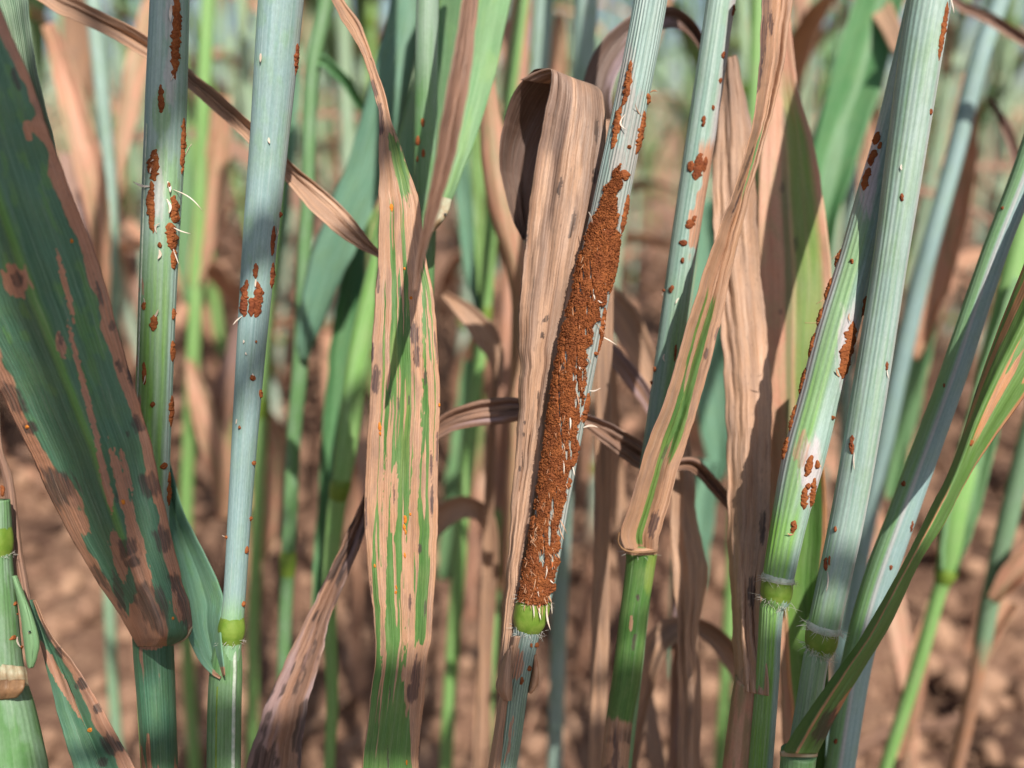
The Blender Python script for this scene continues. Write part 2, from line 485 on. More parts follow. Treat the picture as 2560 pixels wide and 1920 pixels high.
def crows(rows):
    """(cx, cy, width, d, tilt) -> edge rows square to the centre line; tilt = depth difference between edges"""
    a = np.asarray([tuple(r) + (0.0,) * (5 - len(r)) for r in rows], float)
    t = nrm(np.gradient(a[:, :2], axis=0))
    n = np.stack([t[:, 1], -t[:, 0]], -1)
    n = -n if n[len(n) // 2, 0] < 0 else n
    h = a[:, 2:3] / 2
    L = a[:, :2] - n * h; R = a[:, :2] + n * h
    return [(L[i, 0], L[i, 1], a[i, 3] - a[i, 4] / 2, R[i, 0], R[i, 1], a[i, 3] + a[i, 4] / 2) for i in range(len(a))]


# ------------------------------------------------------------------ stems
class Stem:
    """round stem through rows (y, xL, xR, d); runs on below the frame into the soil and above it"""
    def __init__(s, rows, n=220, na=72, ribs=0, ribh=0.00004, up=0.10, to_ground=True, flat=1.0, seed=0, down=None):
        a = np.asarray(rows, float)
        q = spline(np.stack([(a[:, 1] + a[:, 2]) / 2, a[:, 0], a[:, 3], a[:, 2] - a[:, 1]], -1), n)
        C = P(q[:, 0], q[:, 1], q[:, 2])
        t2 = nrm(np.gradient(q[:, :2], axis=0))
        r = q[:, 3] * np.abs(t2[:, 1]) / 2 / FPX * q[:, 2]
        s.base = C[-1].copy()
        parts_c, parts_r = [C], [r]
        if up:
            T = nrm((C[0] - C[6])[None])[0]
            k = np.linspace(up, up / 12, 12)[:, None]
            parts_c.insert(0, C[0] + T * k); parts_r.insert(0, np.full(12, r[0]))
        if to_ground:
            T = nrm((C[-1] - C[-7])[None])[0]
            pts = []; p = C[-1].copy()
            while p[2] > -0.006:
                T = nrm((T * 0.93 + np.array([0, 0, -0.07]))[None])[0]
                p = p + T * 0.005
                pts.append(p.copy())
            if pts:
                parts_c.append(np.array(pts)); parts_r.append(np.full(len(pts), r[-1]))
                s.base = pts[-1]
        elif down:
            T = nrm((C[-1] - C[-7])[None])[0]
            k = np.linspace(down / 8, down, 8)[:, None]
            parts_c.append(C[-1] + T * k); parts_r.append(np.full(8, r[-1]))
        s.C = np.concatenate(parts_c); s.r = np.concatenate(parts_r)
        s.T = nrm(np.gradient(s.C, axis=0))
        view = nrm(CAMP - s.C)
        s.e1 = nrm(np.cross(s.T, view)); s.e2 = nrm(np.cross(s.e1, s.T))
        sg = np.sign(s.e1[:, 0:1]); sg[sg == 0] = 1
        s.e1 *= sg
        s.flat = flat
        s.cx, s.cy = proj(s.C)
        rx, ry = proj(s.C + s.e1 * s.r[:, None])
        s.hw = np.hypot(rx - s.cx, ry - s.cy)
        s.na = na; s.ribs = ribs; s.ribh = ribh; s.seed = seed
        s.vl = np.concatenate([[0], np.cumsum(np.linalg.norm(np.diff(s.C, axis=0), axis=1))]) * 1000

    def build(s, name, mat, parent, maskf=None):
        th = np.linspace(-math.pi, math.pi, s.na, endpoint=False)[None, :]
        n = len(s.C)
        rr = s.r[:, None] + (s.ribh * 0.6 * np.cos(th * s.ribs + 1.2 * (vnoise(th * 3 + 20, s.vl[:, None] * 0.05, s.seed) - .5)) * (0.3 + 1.2 * vnoise(th * 2.5 + 9, s.vl[:, None] * 0.12, s.seed + 2)) if s.ribs else 0)
        rr = rr + s.r[:, None] * 0.02 * (fbm(th * 0 + s.vl[:, None] * 0.15, th * 0 + s.seed, s.seed, 3) - 0.5)
        V = s.C[:, None] + (rr * np.sin(th))[..., None] * s.e1[:, None] + (rr * np.cos(th) * s.flat)[..., None] * s.e2[:, None]
        px, py = proj(V)
        u = np.broadcast_to(th / (2 * math.pi) + 0.5, px.shape); v = np.broadcast_to(s.vl[:, None], px.shape)
        m = zmask(px) if maskf is None else maskf(px, py, np.sin(th) + px * 0, v)
        V = V.reshape(-1, 3)
        Q = grid_quads(n, s.na, wrap=True)
        k = len(V)
        V = np.concatenate([V, s.C[[0]], s.C[[-1]]])
        j = np.arange(s.na); j2 = (j + 1) % s.na
        T = np.concatenate([np.stack([np.full(s.na, k), j2, j], -1), np.stack([np.full(s.na, k + 1), (n - 1) * s.na + j, (n - 1) * s.na + j2], -1)])
        sv = np.concatenate([np.stack([u, v, u * 0], -1).reshape(-1, 3), np.zeros((2, 3))])
        m = np.concatenate([np.clip(m, 0, 1).reshape(-1, 4), np.zeros((2, 4))])
        return obj(name, make_mesh(name, V, Q, m, sv, T), M[mat], parent)

    def near(s, x, y):
        x = np.asarray(x, float).ravel(); y = np.asarray(y, float).ravel()
        k = np.argmin((s.cx[None] - x[:, None]) ** 2 + (s.cy[None] - y[:, None]) ** 2, axis=1)
        k = np.clip(k, 1, len(s.C) - 2)
        # tangent in the picture, exact foot point between rings
        tx = s.cx[k + 1] - s.cx[k - 1]; ty = s.cy[k + 1] - s.cy[k - 1]
        ln = np.hypot(tx, ty); tx, ty = tx / ln, ty / ln
        f = ((x - s.cx[k]) * tx + (y - s.cy[k]) * ty) / (ln / 2)
        off = ((x - s.cx[k]) * -ty + (y - s.cy[k]) * tx)
        sgn = np.where(-ty > 0, 1.0, -1.0)          # e1 points to picture right
        off = off * sgn / s.hw[k]
        return k, f, off

    def surf(s, x, y):
        k, f, off = s.near(x, y)
        th = np.where(np.abs(off) <= 0.92, np.arcsin(np.clip(off, -0.92, 0.92)), np.sign(off) * (1.168 + (np.abs(off) - 0.92) * 1.6))
        nx = np.clip(np.where(f >= 0, k + 1, k - 1), 0, len(s.C) - 1); w = np.abs(f)[:, None]
        C = s.C[k] * (1 - w) + s.C[nx] * w
        N = np.sin(th)[:, None] * s.e1[k] + np.cos(th)[:, None] * s.e2[k]
        return C + N * s.r[k][:, None], N

    def ring_at(s, y):
        return int(np.argmin(np.abs(s.cy - y)))


def collar_node(st, y0, y1, parent, prof=(1.02, 1.12, 1.16, 1.13, 1.0), mat='node', name='node', na=40):
    """a swollen joint round the stem between photograph heights y0 and y1"""
    k0, k1 = sorted((st.ring_at(y0), st.ring_at(y1)))
    k1 = max(k1, k0 + 3)
    n = 16
    f = np.linspace(k0, k1, n)
    i = np.floor(f).astype(int); w = (f - i)[:, None]; i2 = np.minimum(i + 1, len(st.C) - 1)
    C = st.C[i] * (1 - w) + st.C[i2] * w; r = np.interp(np.linspace(0, 1, n), np.linspace(0, 1, len(prof)), prof) * st.r[i]
    th = np.linspace(0, 2 * math.pi, na, endpoint=False)[None]
    rr = r[:, None] * (1 + 0.015 * np.sin(th * 7))
    V = C[:, None] + (rr * np.sin(th))[..., None] * st.e1[i][:, None] + (rr * np.cos(th))[..., None] * st.e2[i][:, None]
    V = V.reshape(-1, 3)
    return obj(name, make_mesh(name, V, grid_quads(n, na, True)), M[mat], parent)


def tube_mesh(name, pts, rad, na=6):
    pts = np.asarray(pts, float); rad = np.broadcast_to(np.asarray(rad, float), (len(pts),))
    T = nrm(np.gradient(pts, axis=0)); ref = np.array([0.31, 0.77, 0.55])
    a = nrm(np.cross(T, ref)); b = np.cross(T, a)
    th = np.linspace(0, 2 * math.pi, na, endpoint=False)
    V = pts[:, None] + rad[:, None, None] * (np.cos(th)[None, :, None] * a[:, None] + np.sin(th)[None, :, None] * b[:, None])
    return V.reshape(-1, 3), grid_quads(len(pts), na, True)


def hairs(st, y, parent, count=40, length=0.0007, spread=8, seed=1, downward=0.3):
    rg = np.random.default_rng(seed); Vs, Qs, o = [], [], 0
    for _ in range(count):
        k = st.ring_at(y + rg.uniform(-spread, spread)); th = rg.uniform(-1.8, 1.8)
        N = math.sin(th) * st.e1[k] + math.cos(th) * st.e2[k]
        p = st.C[k] + N * st.r[k] * 1.08
        d = nrm((N + rg.normal(0, 0.45, 3) + np.array([0, 0, -downward]))[None])[0]
        L = length * rg.uniform(0.5, 1.3); bend = rg.normal(0, 0.25, 3)
        pts = [p + d * L * t + bend * L * t * t for t in (0, 0.35, 0.7, 1)]
        V, Q = tube_mesh('', pts, [0.000022, 0.00002, 0.000015, 0.000005], 3)
        Vs.append(V); Qs.append(Q + o); o += len(V)
    ob = obj('node_hair', make_mesh('node_hair', np.concatenate(Vs), np.concatenate(Qs)), M['hair'], parent)
    return tag(ob, kind='stuff')


def ridge(st, y0, y1, off, parent, mat='ring', rad=0.00009, name='sheath_edge'):
    ks = np.linspace(st.ring_at(y0), st.ring_at(y1), 60).astype(int)
    ks = np.unique(ks); th = math.asin(max(-1, min(1, off)))
    N = math.sin(th) * st.e1[ks] + math.cos(th) * st.e2[ks]
    V, Q = tube_mesh('', st.C[ks] + N * (st.r[ks] * 1.01)[:, None], rad, 8)
    return obj(name, make_mesh(name, V, Q), M[mat], parent)


# ------------------------------------------------------------------ rust pustules, flakes, drops
PN = [0]


def pustule(host, spine, hw, parent, h=0.00022, mat='rust', rough=1.0, name='rust_pustule'):
    """crumbly mound of spores following a spine of photograph points on a stem or blade"""
    PN[0] += 1; seed = PN[0] * 7
    sp = np.asarray(spine, float)
    if len(sp) == 1:
        sp = np.array([[sp[0, 0], sp[0, 1] - hw * 1.2], [sp[0, 0], sp[0, 1] + hw * 1.2]])
    L = np.linalg.norm(np.diff(sp, axis=0), axis=1).sum()
    ns = int(min(160, max(12, L / 1.6))); nw = int(min(40, max(9, hw * 2 / 1.4)))
    c = spline(sp, ns); t = nrm(np.gradient(c, axis=0)); nn = np.stack([-t[:, 1], t[:, 0]], -1)
    a = np.linspace(0, 1, ns)[:, None]; w = np.linspace(-1, 1, nw)[None]
    tap = np.clip(1 - np.abs(2 * a - 1) ** 2.6, 0, 1) ** 0.6
    prof = hw * tap * (0.45 + 0.95 * fbm(a * L / 9, a * 0 + 2.2, seed, 4)) * (1 + 0.5 * (vnoise(a * L / 4.5, w * 1.5 + 3, seed + 6) - 0.5))
    lat = prof * w + (fbm(a * L / 9, w * 0 + 5, seed + 2, 2) - 0.5) * hw * 0.6
    X = c[:, None, 0] + nn[:, None, 0] * lat; Y = c[:, None, 1] + nn[:, None, 1] * lat
    S, N = host.surf(X, Y)
    n1 = fbm(X * 0.2, Y * 0.12, seed + 3, 3); n2 = vnoise(X * 0.4, Y * 0.65, seed + 9)
    hh = h * np.sqrt(np.clip(1 - w ** 2, 0, 1)) * np.clip(tap, 0, 1)
    hh = hh * (0.45 + 0.9 * n1) + rough * h * 0.6 * (n2 - 0.45) * np.clip(1 - w ** 4, 0, 1) * tap - 0.00003 * (1 - np.sqrt(np.clip(1 - w ** 2, 0, 1)) * tap)
    V = S + N * hh.ravel()[:, None]
    return obj(name, make_mesh(name, V, grid_quads(ns, nw)), M[mat], parent)


def flake(host, x, y, length, width, ang, parent, lift=0.6, mat='flake', name='epidermis_flake', seed=0, out=0.0):
    """a torn sliver of skin; length and width in photograph pixels, one end on the host, the other lifted"""
    rg = np.random.default_rng(int(abs(x * 13 + y * 7)) + seed)
    S, N = host.surf([x], [y]); S, N = S[0], N[0]
    mm = np.linalg.norm(CAMP - S) / FPX
    a = math.radians(ang)
    tdir = math.cos(a) * RGT - math.sin(a) * UPV
    tdir = nrm((tdir - N * np.dot(tdir, N) * (1 - out))[None])[0]
    sdir_ = nrm(np.cross(tdir, N)[None])[0]
    n = 9; k = np.linspace(0, 1, n)
    cur = rg.normal(0, 0.12)
    ctr = S + N * 0.00005 + np.outer(k * length * mm, tdir) + np.outer(lift * length * mm * 0.5 * k ** 2, N) + np.outer(cur * length * mm * np.sin(k * math.pi), sdir_)
    w = 0.72 * width * mm * np.clip(np.sin(np.clip(k * 0.93 + 0.07, 0, 1) * math.pi), 0.06, 1) ** 0.7
    u = np.linspace(-1, 1, 5)
    G = ctr[:, None] + (w[:, None] * u[None] / 2)[..., None] * sdir_ + (w[:, None] * 0.25 * u[None] ** 2)[..., None] * N
    return obj(name, sheet_mesh(name, G, 0.00005), M[mat], parent)


def crumb_patch(st, rows, parent, h=0.0003, seed=3):
    """the great rust crust: a ragged height field hugging the stem; rows (y, xl, xr)"""
    a = np.asarray(rows, float)
    ns = int((a[-1, 0] - a[0, 0]) / 1.15); nw = 96
    y = np.linspace(a[0, 0], a[-1, 0], ns)
    jl = (fbm(y * 0.05, y * 0, seed, 3) - 0.5) * 18; jr = (fbm(y * 0.05, y * 0 + 4, seed + 1, 5) - 0.5) * 26
    xl = np.interp(y, a[:, 0], a[:, 1]) + jl; xr = np.interp(y, a[:, 0], a[:, 2]) + jr
    xr = np.maximum(xr, xl + 2)
    w = np.linspace(0, 1, nw)[None]
    X = xl[:, None] * (1 - w) + xr[:, None] * w; Y = np.broadcast_to(y[:, None], X.shape)
    S, N = st.surf(X, Y)
    e = np.clip(np.minimum(w, 1 - w) * (xr - xl)[:, None] / 5.0, 0, 1); e = np.sqrt(e) * np.ones_like(X)
    e *= np.clip((y[:, None] - a[0, 0]) / 8, 0, 1) * np.clip((a[-1, 0] - y[:, None]) / 8, 0, 1)
    hole = sst(0.66, 0.73, fbm(X * 0.12, Y * 0.018, seed + 21, 3)) * sst(560, 700, Y)
    e = e * (1 - hole)
    lump = fbm(X * 0.055, Y * 0.04, seed + 2, 3)
    worm = np.abs(vnoise(X * 0.34 + 3 * vnoise(X * 0.1, Y * 0.1, 5), Y * 0.4, seed + 3) - 0.5) * 2
    worm2 = np.abs(vnoise(X * 0.5, Y * 0.5 + 2 * vnoise(X * 0.2, Y * 0.2, 6), seed + 8) - 0.5) * 2
    hh = h * e * (0.25 + 0.75 * lump) + h * 0.55 * e * (1 - worm) + h * 0.30 * e * (1 - worm2) - 0.00005 * (1 - e) - h * 0.25 * e
    V = S + N * hh.ravel()[:, None]
    o = obj('rust_crust', make_mesh('rust_crust', V, grid_quads(ns, nw)), M['rust'], parent)
    # loose curls of spores, far too many and small to count
    rg = np.random.default_rng(seed); Vs, Qs, off = [], [], 0
    V3 = V.reshape(ns, nw, 3); N3 = np.asarray(N).reshape(ns, nw, 3)
    for _ in range(9000):
        i = rg.integers(4, ns - 4); j = rg.integers(3, nw - 3)
        if e[i, j] < 0.6:
            continue
        p = V3[i, j] + N3[i, j] * 0.00002
        d = nrm(rg.normal(0, 1, 3)[None] + N3[i, j] * 0.25)[0]; b2 = nrm(np.cross(d, N3[i, j])[None])[0] * rg.normal(0, 0.6)
        L = rg.uniform(0.00012, 0.00036)
        pts = [p + d * L * t + b2 * L * t * t for t in (-0.5, 0, 0.5)]
        Vv, Qq = tube_mesh('', pts, [0.000018, 0.00004, 0.000018], 4)
        Vs.append(Vv); Qs.append(Qq + off); off += len(Vv)
    c = obj('spore_curls', make_mesh('spore_curls', np.concatenate(Vs), np.concatenate(Qs)), M['rust'], parent)
    tag(c, kind='stuff')
    return o

# ------------------------------------------------------------------ ground
def build_ground():
    xs = np.concatenate([-np.geomspace(60, 1.3, 26), np.linspace(-1.25, 1.25, 190), np.geomspace(1.3, 60, 26)])
    ys = np.concatenate([-np.geomspace(20, 0.35, 16), np.linspace(-0.3, 1.6, 170), np.geomspace(1.65, 120, 40)])
    X, Y = np.meshgrid(xs, ys)
    near = np.clip(1.8 - np.hypot(X, Y - 0.4), 0, 1)
    Z = (fbm(X * 9, Y * 9, 3, 4) - 0.5) * 0.035 + (fbm(X * 38, Y * 38, 8, 3) - 0.5) * 0.03
    Z = Z * (0.3 + 0.7 * near) - 0.006
    G = np.stack([X, Y, Z], -1)
    b = NB('soil')
    tc = node(b.nt, 'ShaderNodeTexCoord').outputs['Object']
    n1 = b.noise(tc, 14, 5, 0.6); n2 = b.noise(tc, 120, 5, 0.65); n3 = b.noise(tc, 700, 3, 0.6)
    col = b.mix(b.step(0.35, 0.65, n1), (0.13, 0.073, 0.052), (0.26, 0.15, 0.10))
    col = b.mix(b.step(0.45, 0.72, n2), col, (0.36, 0.225, 0.15))
    col = b.mix(b.math('MULTIPLY', b.step(0.52, 0.72, n3), 0.6), col, (0.11, 0.065, 0.048))
    m = b.surface(col, 0.95, b.bump(b.math('ADD', n2, b.math('MULTIPLY', n3, 0.3)), 1.0, 0.006), 0, 0.15)
    o = obj('ground', make_mesh('ground', G.reshape(-1, 3), grid_quads(len(ys), len(xs))), m)
    tag(o, kind='structure')

    def gz(x, y):
        i = np.searchsorted(xs, x); j = np.searchsorted(ys, y)
        return float(Z[min(j, len(ys) - 1), min(i, len(xs) - 1)])
    # loose clods and grit, uncountable
    rg = np.random.default_rng(21)
    ico_v = np.array([(0, 0, 1)] + [(0.894 * math.cos(a), 0.894 * math.sin(a), 0.447) for a in np.arange(5) * 1.2566] +
                     [(0.894 * math.cos(a), 0.894 * math.sin(a), -0.447) for a in np.arange(5) * 1.2566 + 0.628] + [(0, 0, -1)])
    ico_f = [(0, i + 1, (i + 1) % 5 + 1) for i in range(5)] + [(i + 1, i + 6, (i + 1) % 5 + 1) for i in range(5)] + \
            [((i + 1) % 5 + 1, i + 6, (i + 1) % 5 + 6) for i in range(5)] + [(i + 6, 11, (i + 1) % 5 + 6) for i in range(5)]
    ico_f = np.array(ico_f)
    Vs, Ts, off, mk = [], [], 0, []
    for _ in range(13000):
        y = 0.16 + 1.5 * rg.random() ** 1.5; x = rg.uniform(-1, 1) * (0.12 + y * 0.75)
        s = 0.0010 + 0.0075 * rg.random() ** 3.8
        v = ico_v * s * rg.uniform(0.65, 1.25, 3) * rg.uniform(0.8, 1.2, (12, 1)) + np.array([x, y, gz(x, y) + s * 0.25])
        Vs.append(v); Ts.append(ico_f + off); off += 12
        mk.append(np.tile([rg.random(), 0, 0, 1], (12, 1)))
    b = NB('clod_earth')
    tc = node(b.nt, 'ShaderNodeTexCoord').outputs['Object']
    r = b.sep(b.attr('mask').outputs['Color'])[0]
    col = b.mix(r, (0.17, 0.098, 0.068), (0.38, 0.235, 0.155))
    col = b.mix(b.step(0.5, 0.8, b.noise(tc, 500, 3)), col, (0.24, 0.14, 0.09))
    m2 = b.surface(col, 0.95, b.bump(b.noise(tc, 900, 3), 0.8, 0.0006), 0, 0.12)
    c = obj('soil_clods', make_mesh('soil_clods', np.concatenate(Vs), None, np.concatenate(mk), None, np.concatenate(Ts)), m2)
    tag(c, 'loose crumbs and clods of red-brown earth scattered over the soil', 'soil', kind='stuff')
    return gz


GZ = build_ground()


# ------------------------------------------------------------------ foreground plants
def stain_near(px, py, pts, r=22, seed=4):
    m = np.zeros_like(px)
    for (x, y, ry) in pts:
        m = np.maximum(m, blob(px, py, x, y, r, ry, 0, 0.4, seed))
    return m


# A: broad dark green blade with scorched margins, its sheath and the rusted stem rising behind it
DROPS = []


def plant_a():
    st = Stem([(-160, 384, 477, .0862), (0, 378, 471, .0862), (300, 365, 463, .0862), (640, 353, 443, .0862), (960, 343, 429, .0866), (1277, 336, 420, .088),
               (1500, 336, 424, .0895), (1640, 340, 428, .0900), (1920, 356, 438, .0905)], n=320, ribs=22, ribh=0.00003, na=88)
    root = thing('wheat_plant', 'broad dark green scorched blade with a rust-flecked pale stem rising behind it', 'wheat plant', st.base)

    def sm(px, py, off, v):
        m = zmask(px)
        g = sst(420, 900, py + 120 * (fbm(px * 0.03, py * 0.012, 5, 3) - 0.5)) * sst(0.75, 0.45, off)
        m[..., 2] = np.clip(g * (0.45 + 0.9 * fbm(px * 0.09, py * 0.008, 6, 3)), 0, 1)
        m[..., 2] = np.maximum(m[..., 2], 0.5 * stain_near(px, py, [(402, 290, 60), (400, 410, 50), (425, 460, 60)], 22))
        m[..., 0] = 0.75 * sst(0.55, 0.8, fbm(off * 3.2 + 9, py * 0.02, 12, 3)) * sst(-0.55, -0.75, off) * sst(500, 640, py)
        m[..., 3] = 0.6 * stain_near(px, py, [(425, 40, 60), (425, 190, 70), (395, 470, 90)], 14, 8)
        return m
    s = st.build('stem', 'glaucous', root, sm)
    ridge(st, 320, 1080, -0.86, s, rad=0.00008)
    for sp, hw in [([(444, -20), (441, 60), (438, 140), (436, 212)], 12), ([(401, 226), (402, 260), (403, 298)], 9), ([(460, 295), (457, 360), (454, 438)], 6),
                   ([(389, 384), (384, 425), (386, 465)], 14), ([(378, 460), (377, 530), (384, 592)], 9.5), ([(434, 492), (436, 528), (436, 562)], 13),
                   ([(427, 560), (429, 595), (431, 630)], 15), ([(434, 622), (433, 676)], 8), ([(420, 463), (421, 478)], 5), ([(361, 757), (361, 778)], 5),
                   ([(384, 788), (384, 830)], 9), ([(361, 902), (362, 960)], 5), ([(382, 998), (382, 1014)], 5), ([(434, 770), (432, 800)], 5), ([(432, 850), (431, 905)], 6),
                   ([(431, 985), (428, 1068)], 8), ([(410, 1150), (410, 1168)], 8), ([(425, 1178), (422, 1265)], 6), ([(400, 610), (400, 626)], 5)]:
        pustule(st, sp, hw, s, h=0.00026)
    for a in [(389, 392, 26, 6, 110), (376, 476, 36, 7, 195), (432, 480, 70, 4, 28), (418, 462, 26, 9, 80), (416, 505, 34, 9, 85), (392, 590, 24, 6, -70), (427, 570, 40, 4, 15), (463, 390, 30, 7, -50),
              (398, 630, 22, 9, 100), (440, 190, 30, 4, 130), (385, 415, 30, 6, 100), (384, 798, 24, 6, -60), (361, 765, 16, 5, -80), (361, 925, 30, 4, 85), (430, 620, 40, 5, 70), (428, 30, 40, 9, 95)]:
        flake(st, *a, s, lift=0.5, out=0.3)
    # sheath below the collar
    sh = Stem([(1575, 334, 430, .0885), (1640, 338, 432, .0888), (1780, 350, 437, .0892), (1920, 359, 441, .0895)], n=80, up=0, na=60, ribs=20, ribh=0.00003)

    def shm(px, py, off, v):
        m = zmask(px)
        m[..., 0] = 0.9 * sst(0.5, 0.7, fbm(off * 3.5, py * 0.008, 3, 3) + 0.25 * sst(1750, 1920, py) - 0.15 * sst(1720, 1600, py) - 0.1)
        m[..., 0] = np.maximum(m[..., 0], 0.7 * blob(px, py, 375, 1610, 30, 16, 0, .4, 4))
        return m
    sh.build('sheath', 'darkblade', root, shm)
    rows = []
    L = [(-330, -60), (-260, 200), (-190, 520), (-110, 780), (0, 976), (77, 1138), (143, 1277), (239, 1446), (300, 1535), (329, 1588), (345, 1616)]
    R = [(-30, -60), (80, 210), (155, 420), (245, 655), (330, 945), (378, 1110), (420, 1300), (458, 1460), (482, 1552), (470, 1592), (432, 1612)]
    dL = [.074, .074, .0755, .0775, .079, .0805, .082, .0835, .0845, .0852, .0868]
    dR = [.071, .072, .074, .0765, .079, .0805, .0815, .082, .0825, .083, .0862]
    for i in range(len(L)):
        rows.append((L[i][0], L[i][1], dL[i], R[i][0], R[i][1], dR[i]))

    def bm(px, py, u, v):
        m = zmask(px); w = fbm(v * 0.012, u * 0 + 1, 40, 4); w2 = fbm(v * 0.009, u * 0 + 4, 44, 4)
        mr = sst(0.06 + 0.10 * w, 0.0, 1 - u - 0.02) if False else sst(0.03 + 0.17 * w, 0.01 + 0.10 * w, 1 - u)
        ml = sst(0.05 + 0.22 * w2, 0.02 + 0.12 * w2, u) * sst(560, 900, py)
        t = np.maximum(mr, ml)
        for bl in [(355, 1440, 22, 190, -12), (375, 1560, 40, 70, -8), (415, 1240, 32, 70, -10), (450, 1500, 22, 60, -12), (150, 1240, 40, 60, -30), (90, 1130, 20, 60, -28),
                   (45, 700, 32, 46, -15), (150, 860, 11, 34, -12), (300, 1210, 12, 110, -14), (165, 720, 7, 90, -14), (185, 870, 6, 60, -14), (220, 1010, 8, 130, -14), (262, 1190, 8, 90, -14),
                   (315, 1180, 7, 60, -14), (300, 1390, 16, 60, -14), (200, 1300, 26, 40, -30), (70, 330, 10, 26, -12), (330, 1330, 12, 60, -12)]:
            t = np.maximum(t, blob(px, py, *bl, 0.45, int(bl[0]), 0.045))
        m[..., 0] = t
        g = np.zeros_like(px)
        for bl in [(322, 1370, 24, 26, -12), (335, 1405, 20, 14, -12), (378, 1520, 34, 62, -10), (405, 1350, 22, 36, -10), (440, 1455, 20, 26, -10), (375, 1210, 26, 34, -10), (345, 1060, 16, 24, -12),
                   (298, 915, 9, 16, -12), (281, 817, 8, 16, -12), (155, 1215, 44, 55, -32), (40, 1000, 20, 46, -30), (80, 1068, 18, 18, -28), (45, 698, 14, 22, -15), (151, 850, 6, 18, -12), (250, 735, 6, 40, -14),
                   (325, 945, 7, 30, -12), (462, 1520, 16, 70, -10), (200, 1470, 20, 60, -34), (250, 1440, 12, 40, -34), (40, 200, 10, 30, -20), (290, 1240, 5, 18, -12), (320, 1085, 4, 10, -12), (300, 1480, 12, 60, -14)]:
            g = np.maximum(g, blob(px, py, *bl, 0.5, int(bl[1]), 0.05))
        m[..., 1] = g * (0.55 + 0.6 * fbm(u * 40, v * 0.012, 9, 2))
        mid = 0.5
        rib = sst(0.045, 0.012, np.abs(u - 0.52))
        y = 0.5 * sst(0.60, 0.72, fbm(u * 16, v * 0.016, 21, 3)) * sst(1250, 800, py)
        m[..., 2] = np.maximum(rib * 0.9, y)
        return m
    bl = Blade(rows, n=460, nu=61, vfold=-0.0035, mf=0.52, wave=0.0003, edge=3, seed=4, maskf=bm)
    b = bl.build('leaf_blade', 'darkblade', root)
    for x, y, r in [(306, 1255, 7), (69, 1066, 5), (178, 602, 6), (430, 1545, 4)]:
        pustule(bl, [(x, y - r), (x + 2, y + r)], r * 0.8, b, h=0.00012, mat='rustorange')
    # pale collar rim under the overhanging lobe
    rim = spline(np.array([(352, 1614, .0872), (395, 1613, .0868), (438, 1606, .0850), (462, 1598, .0832), (480, 1568, .0823)]), 24)
    V, Q = tube_mesh('', P(rim[:, 0], rim[:, 1], rim[:, 2]), np.linspace(.00018, .00008, 24), 8)
    obj('collar', make_mesh('collar', V, Q), M['collar'], root)


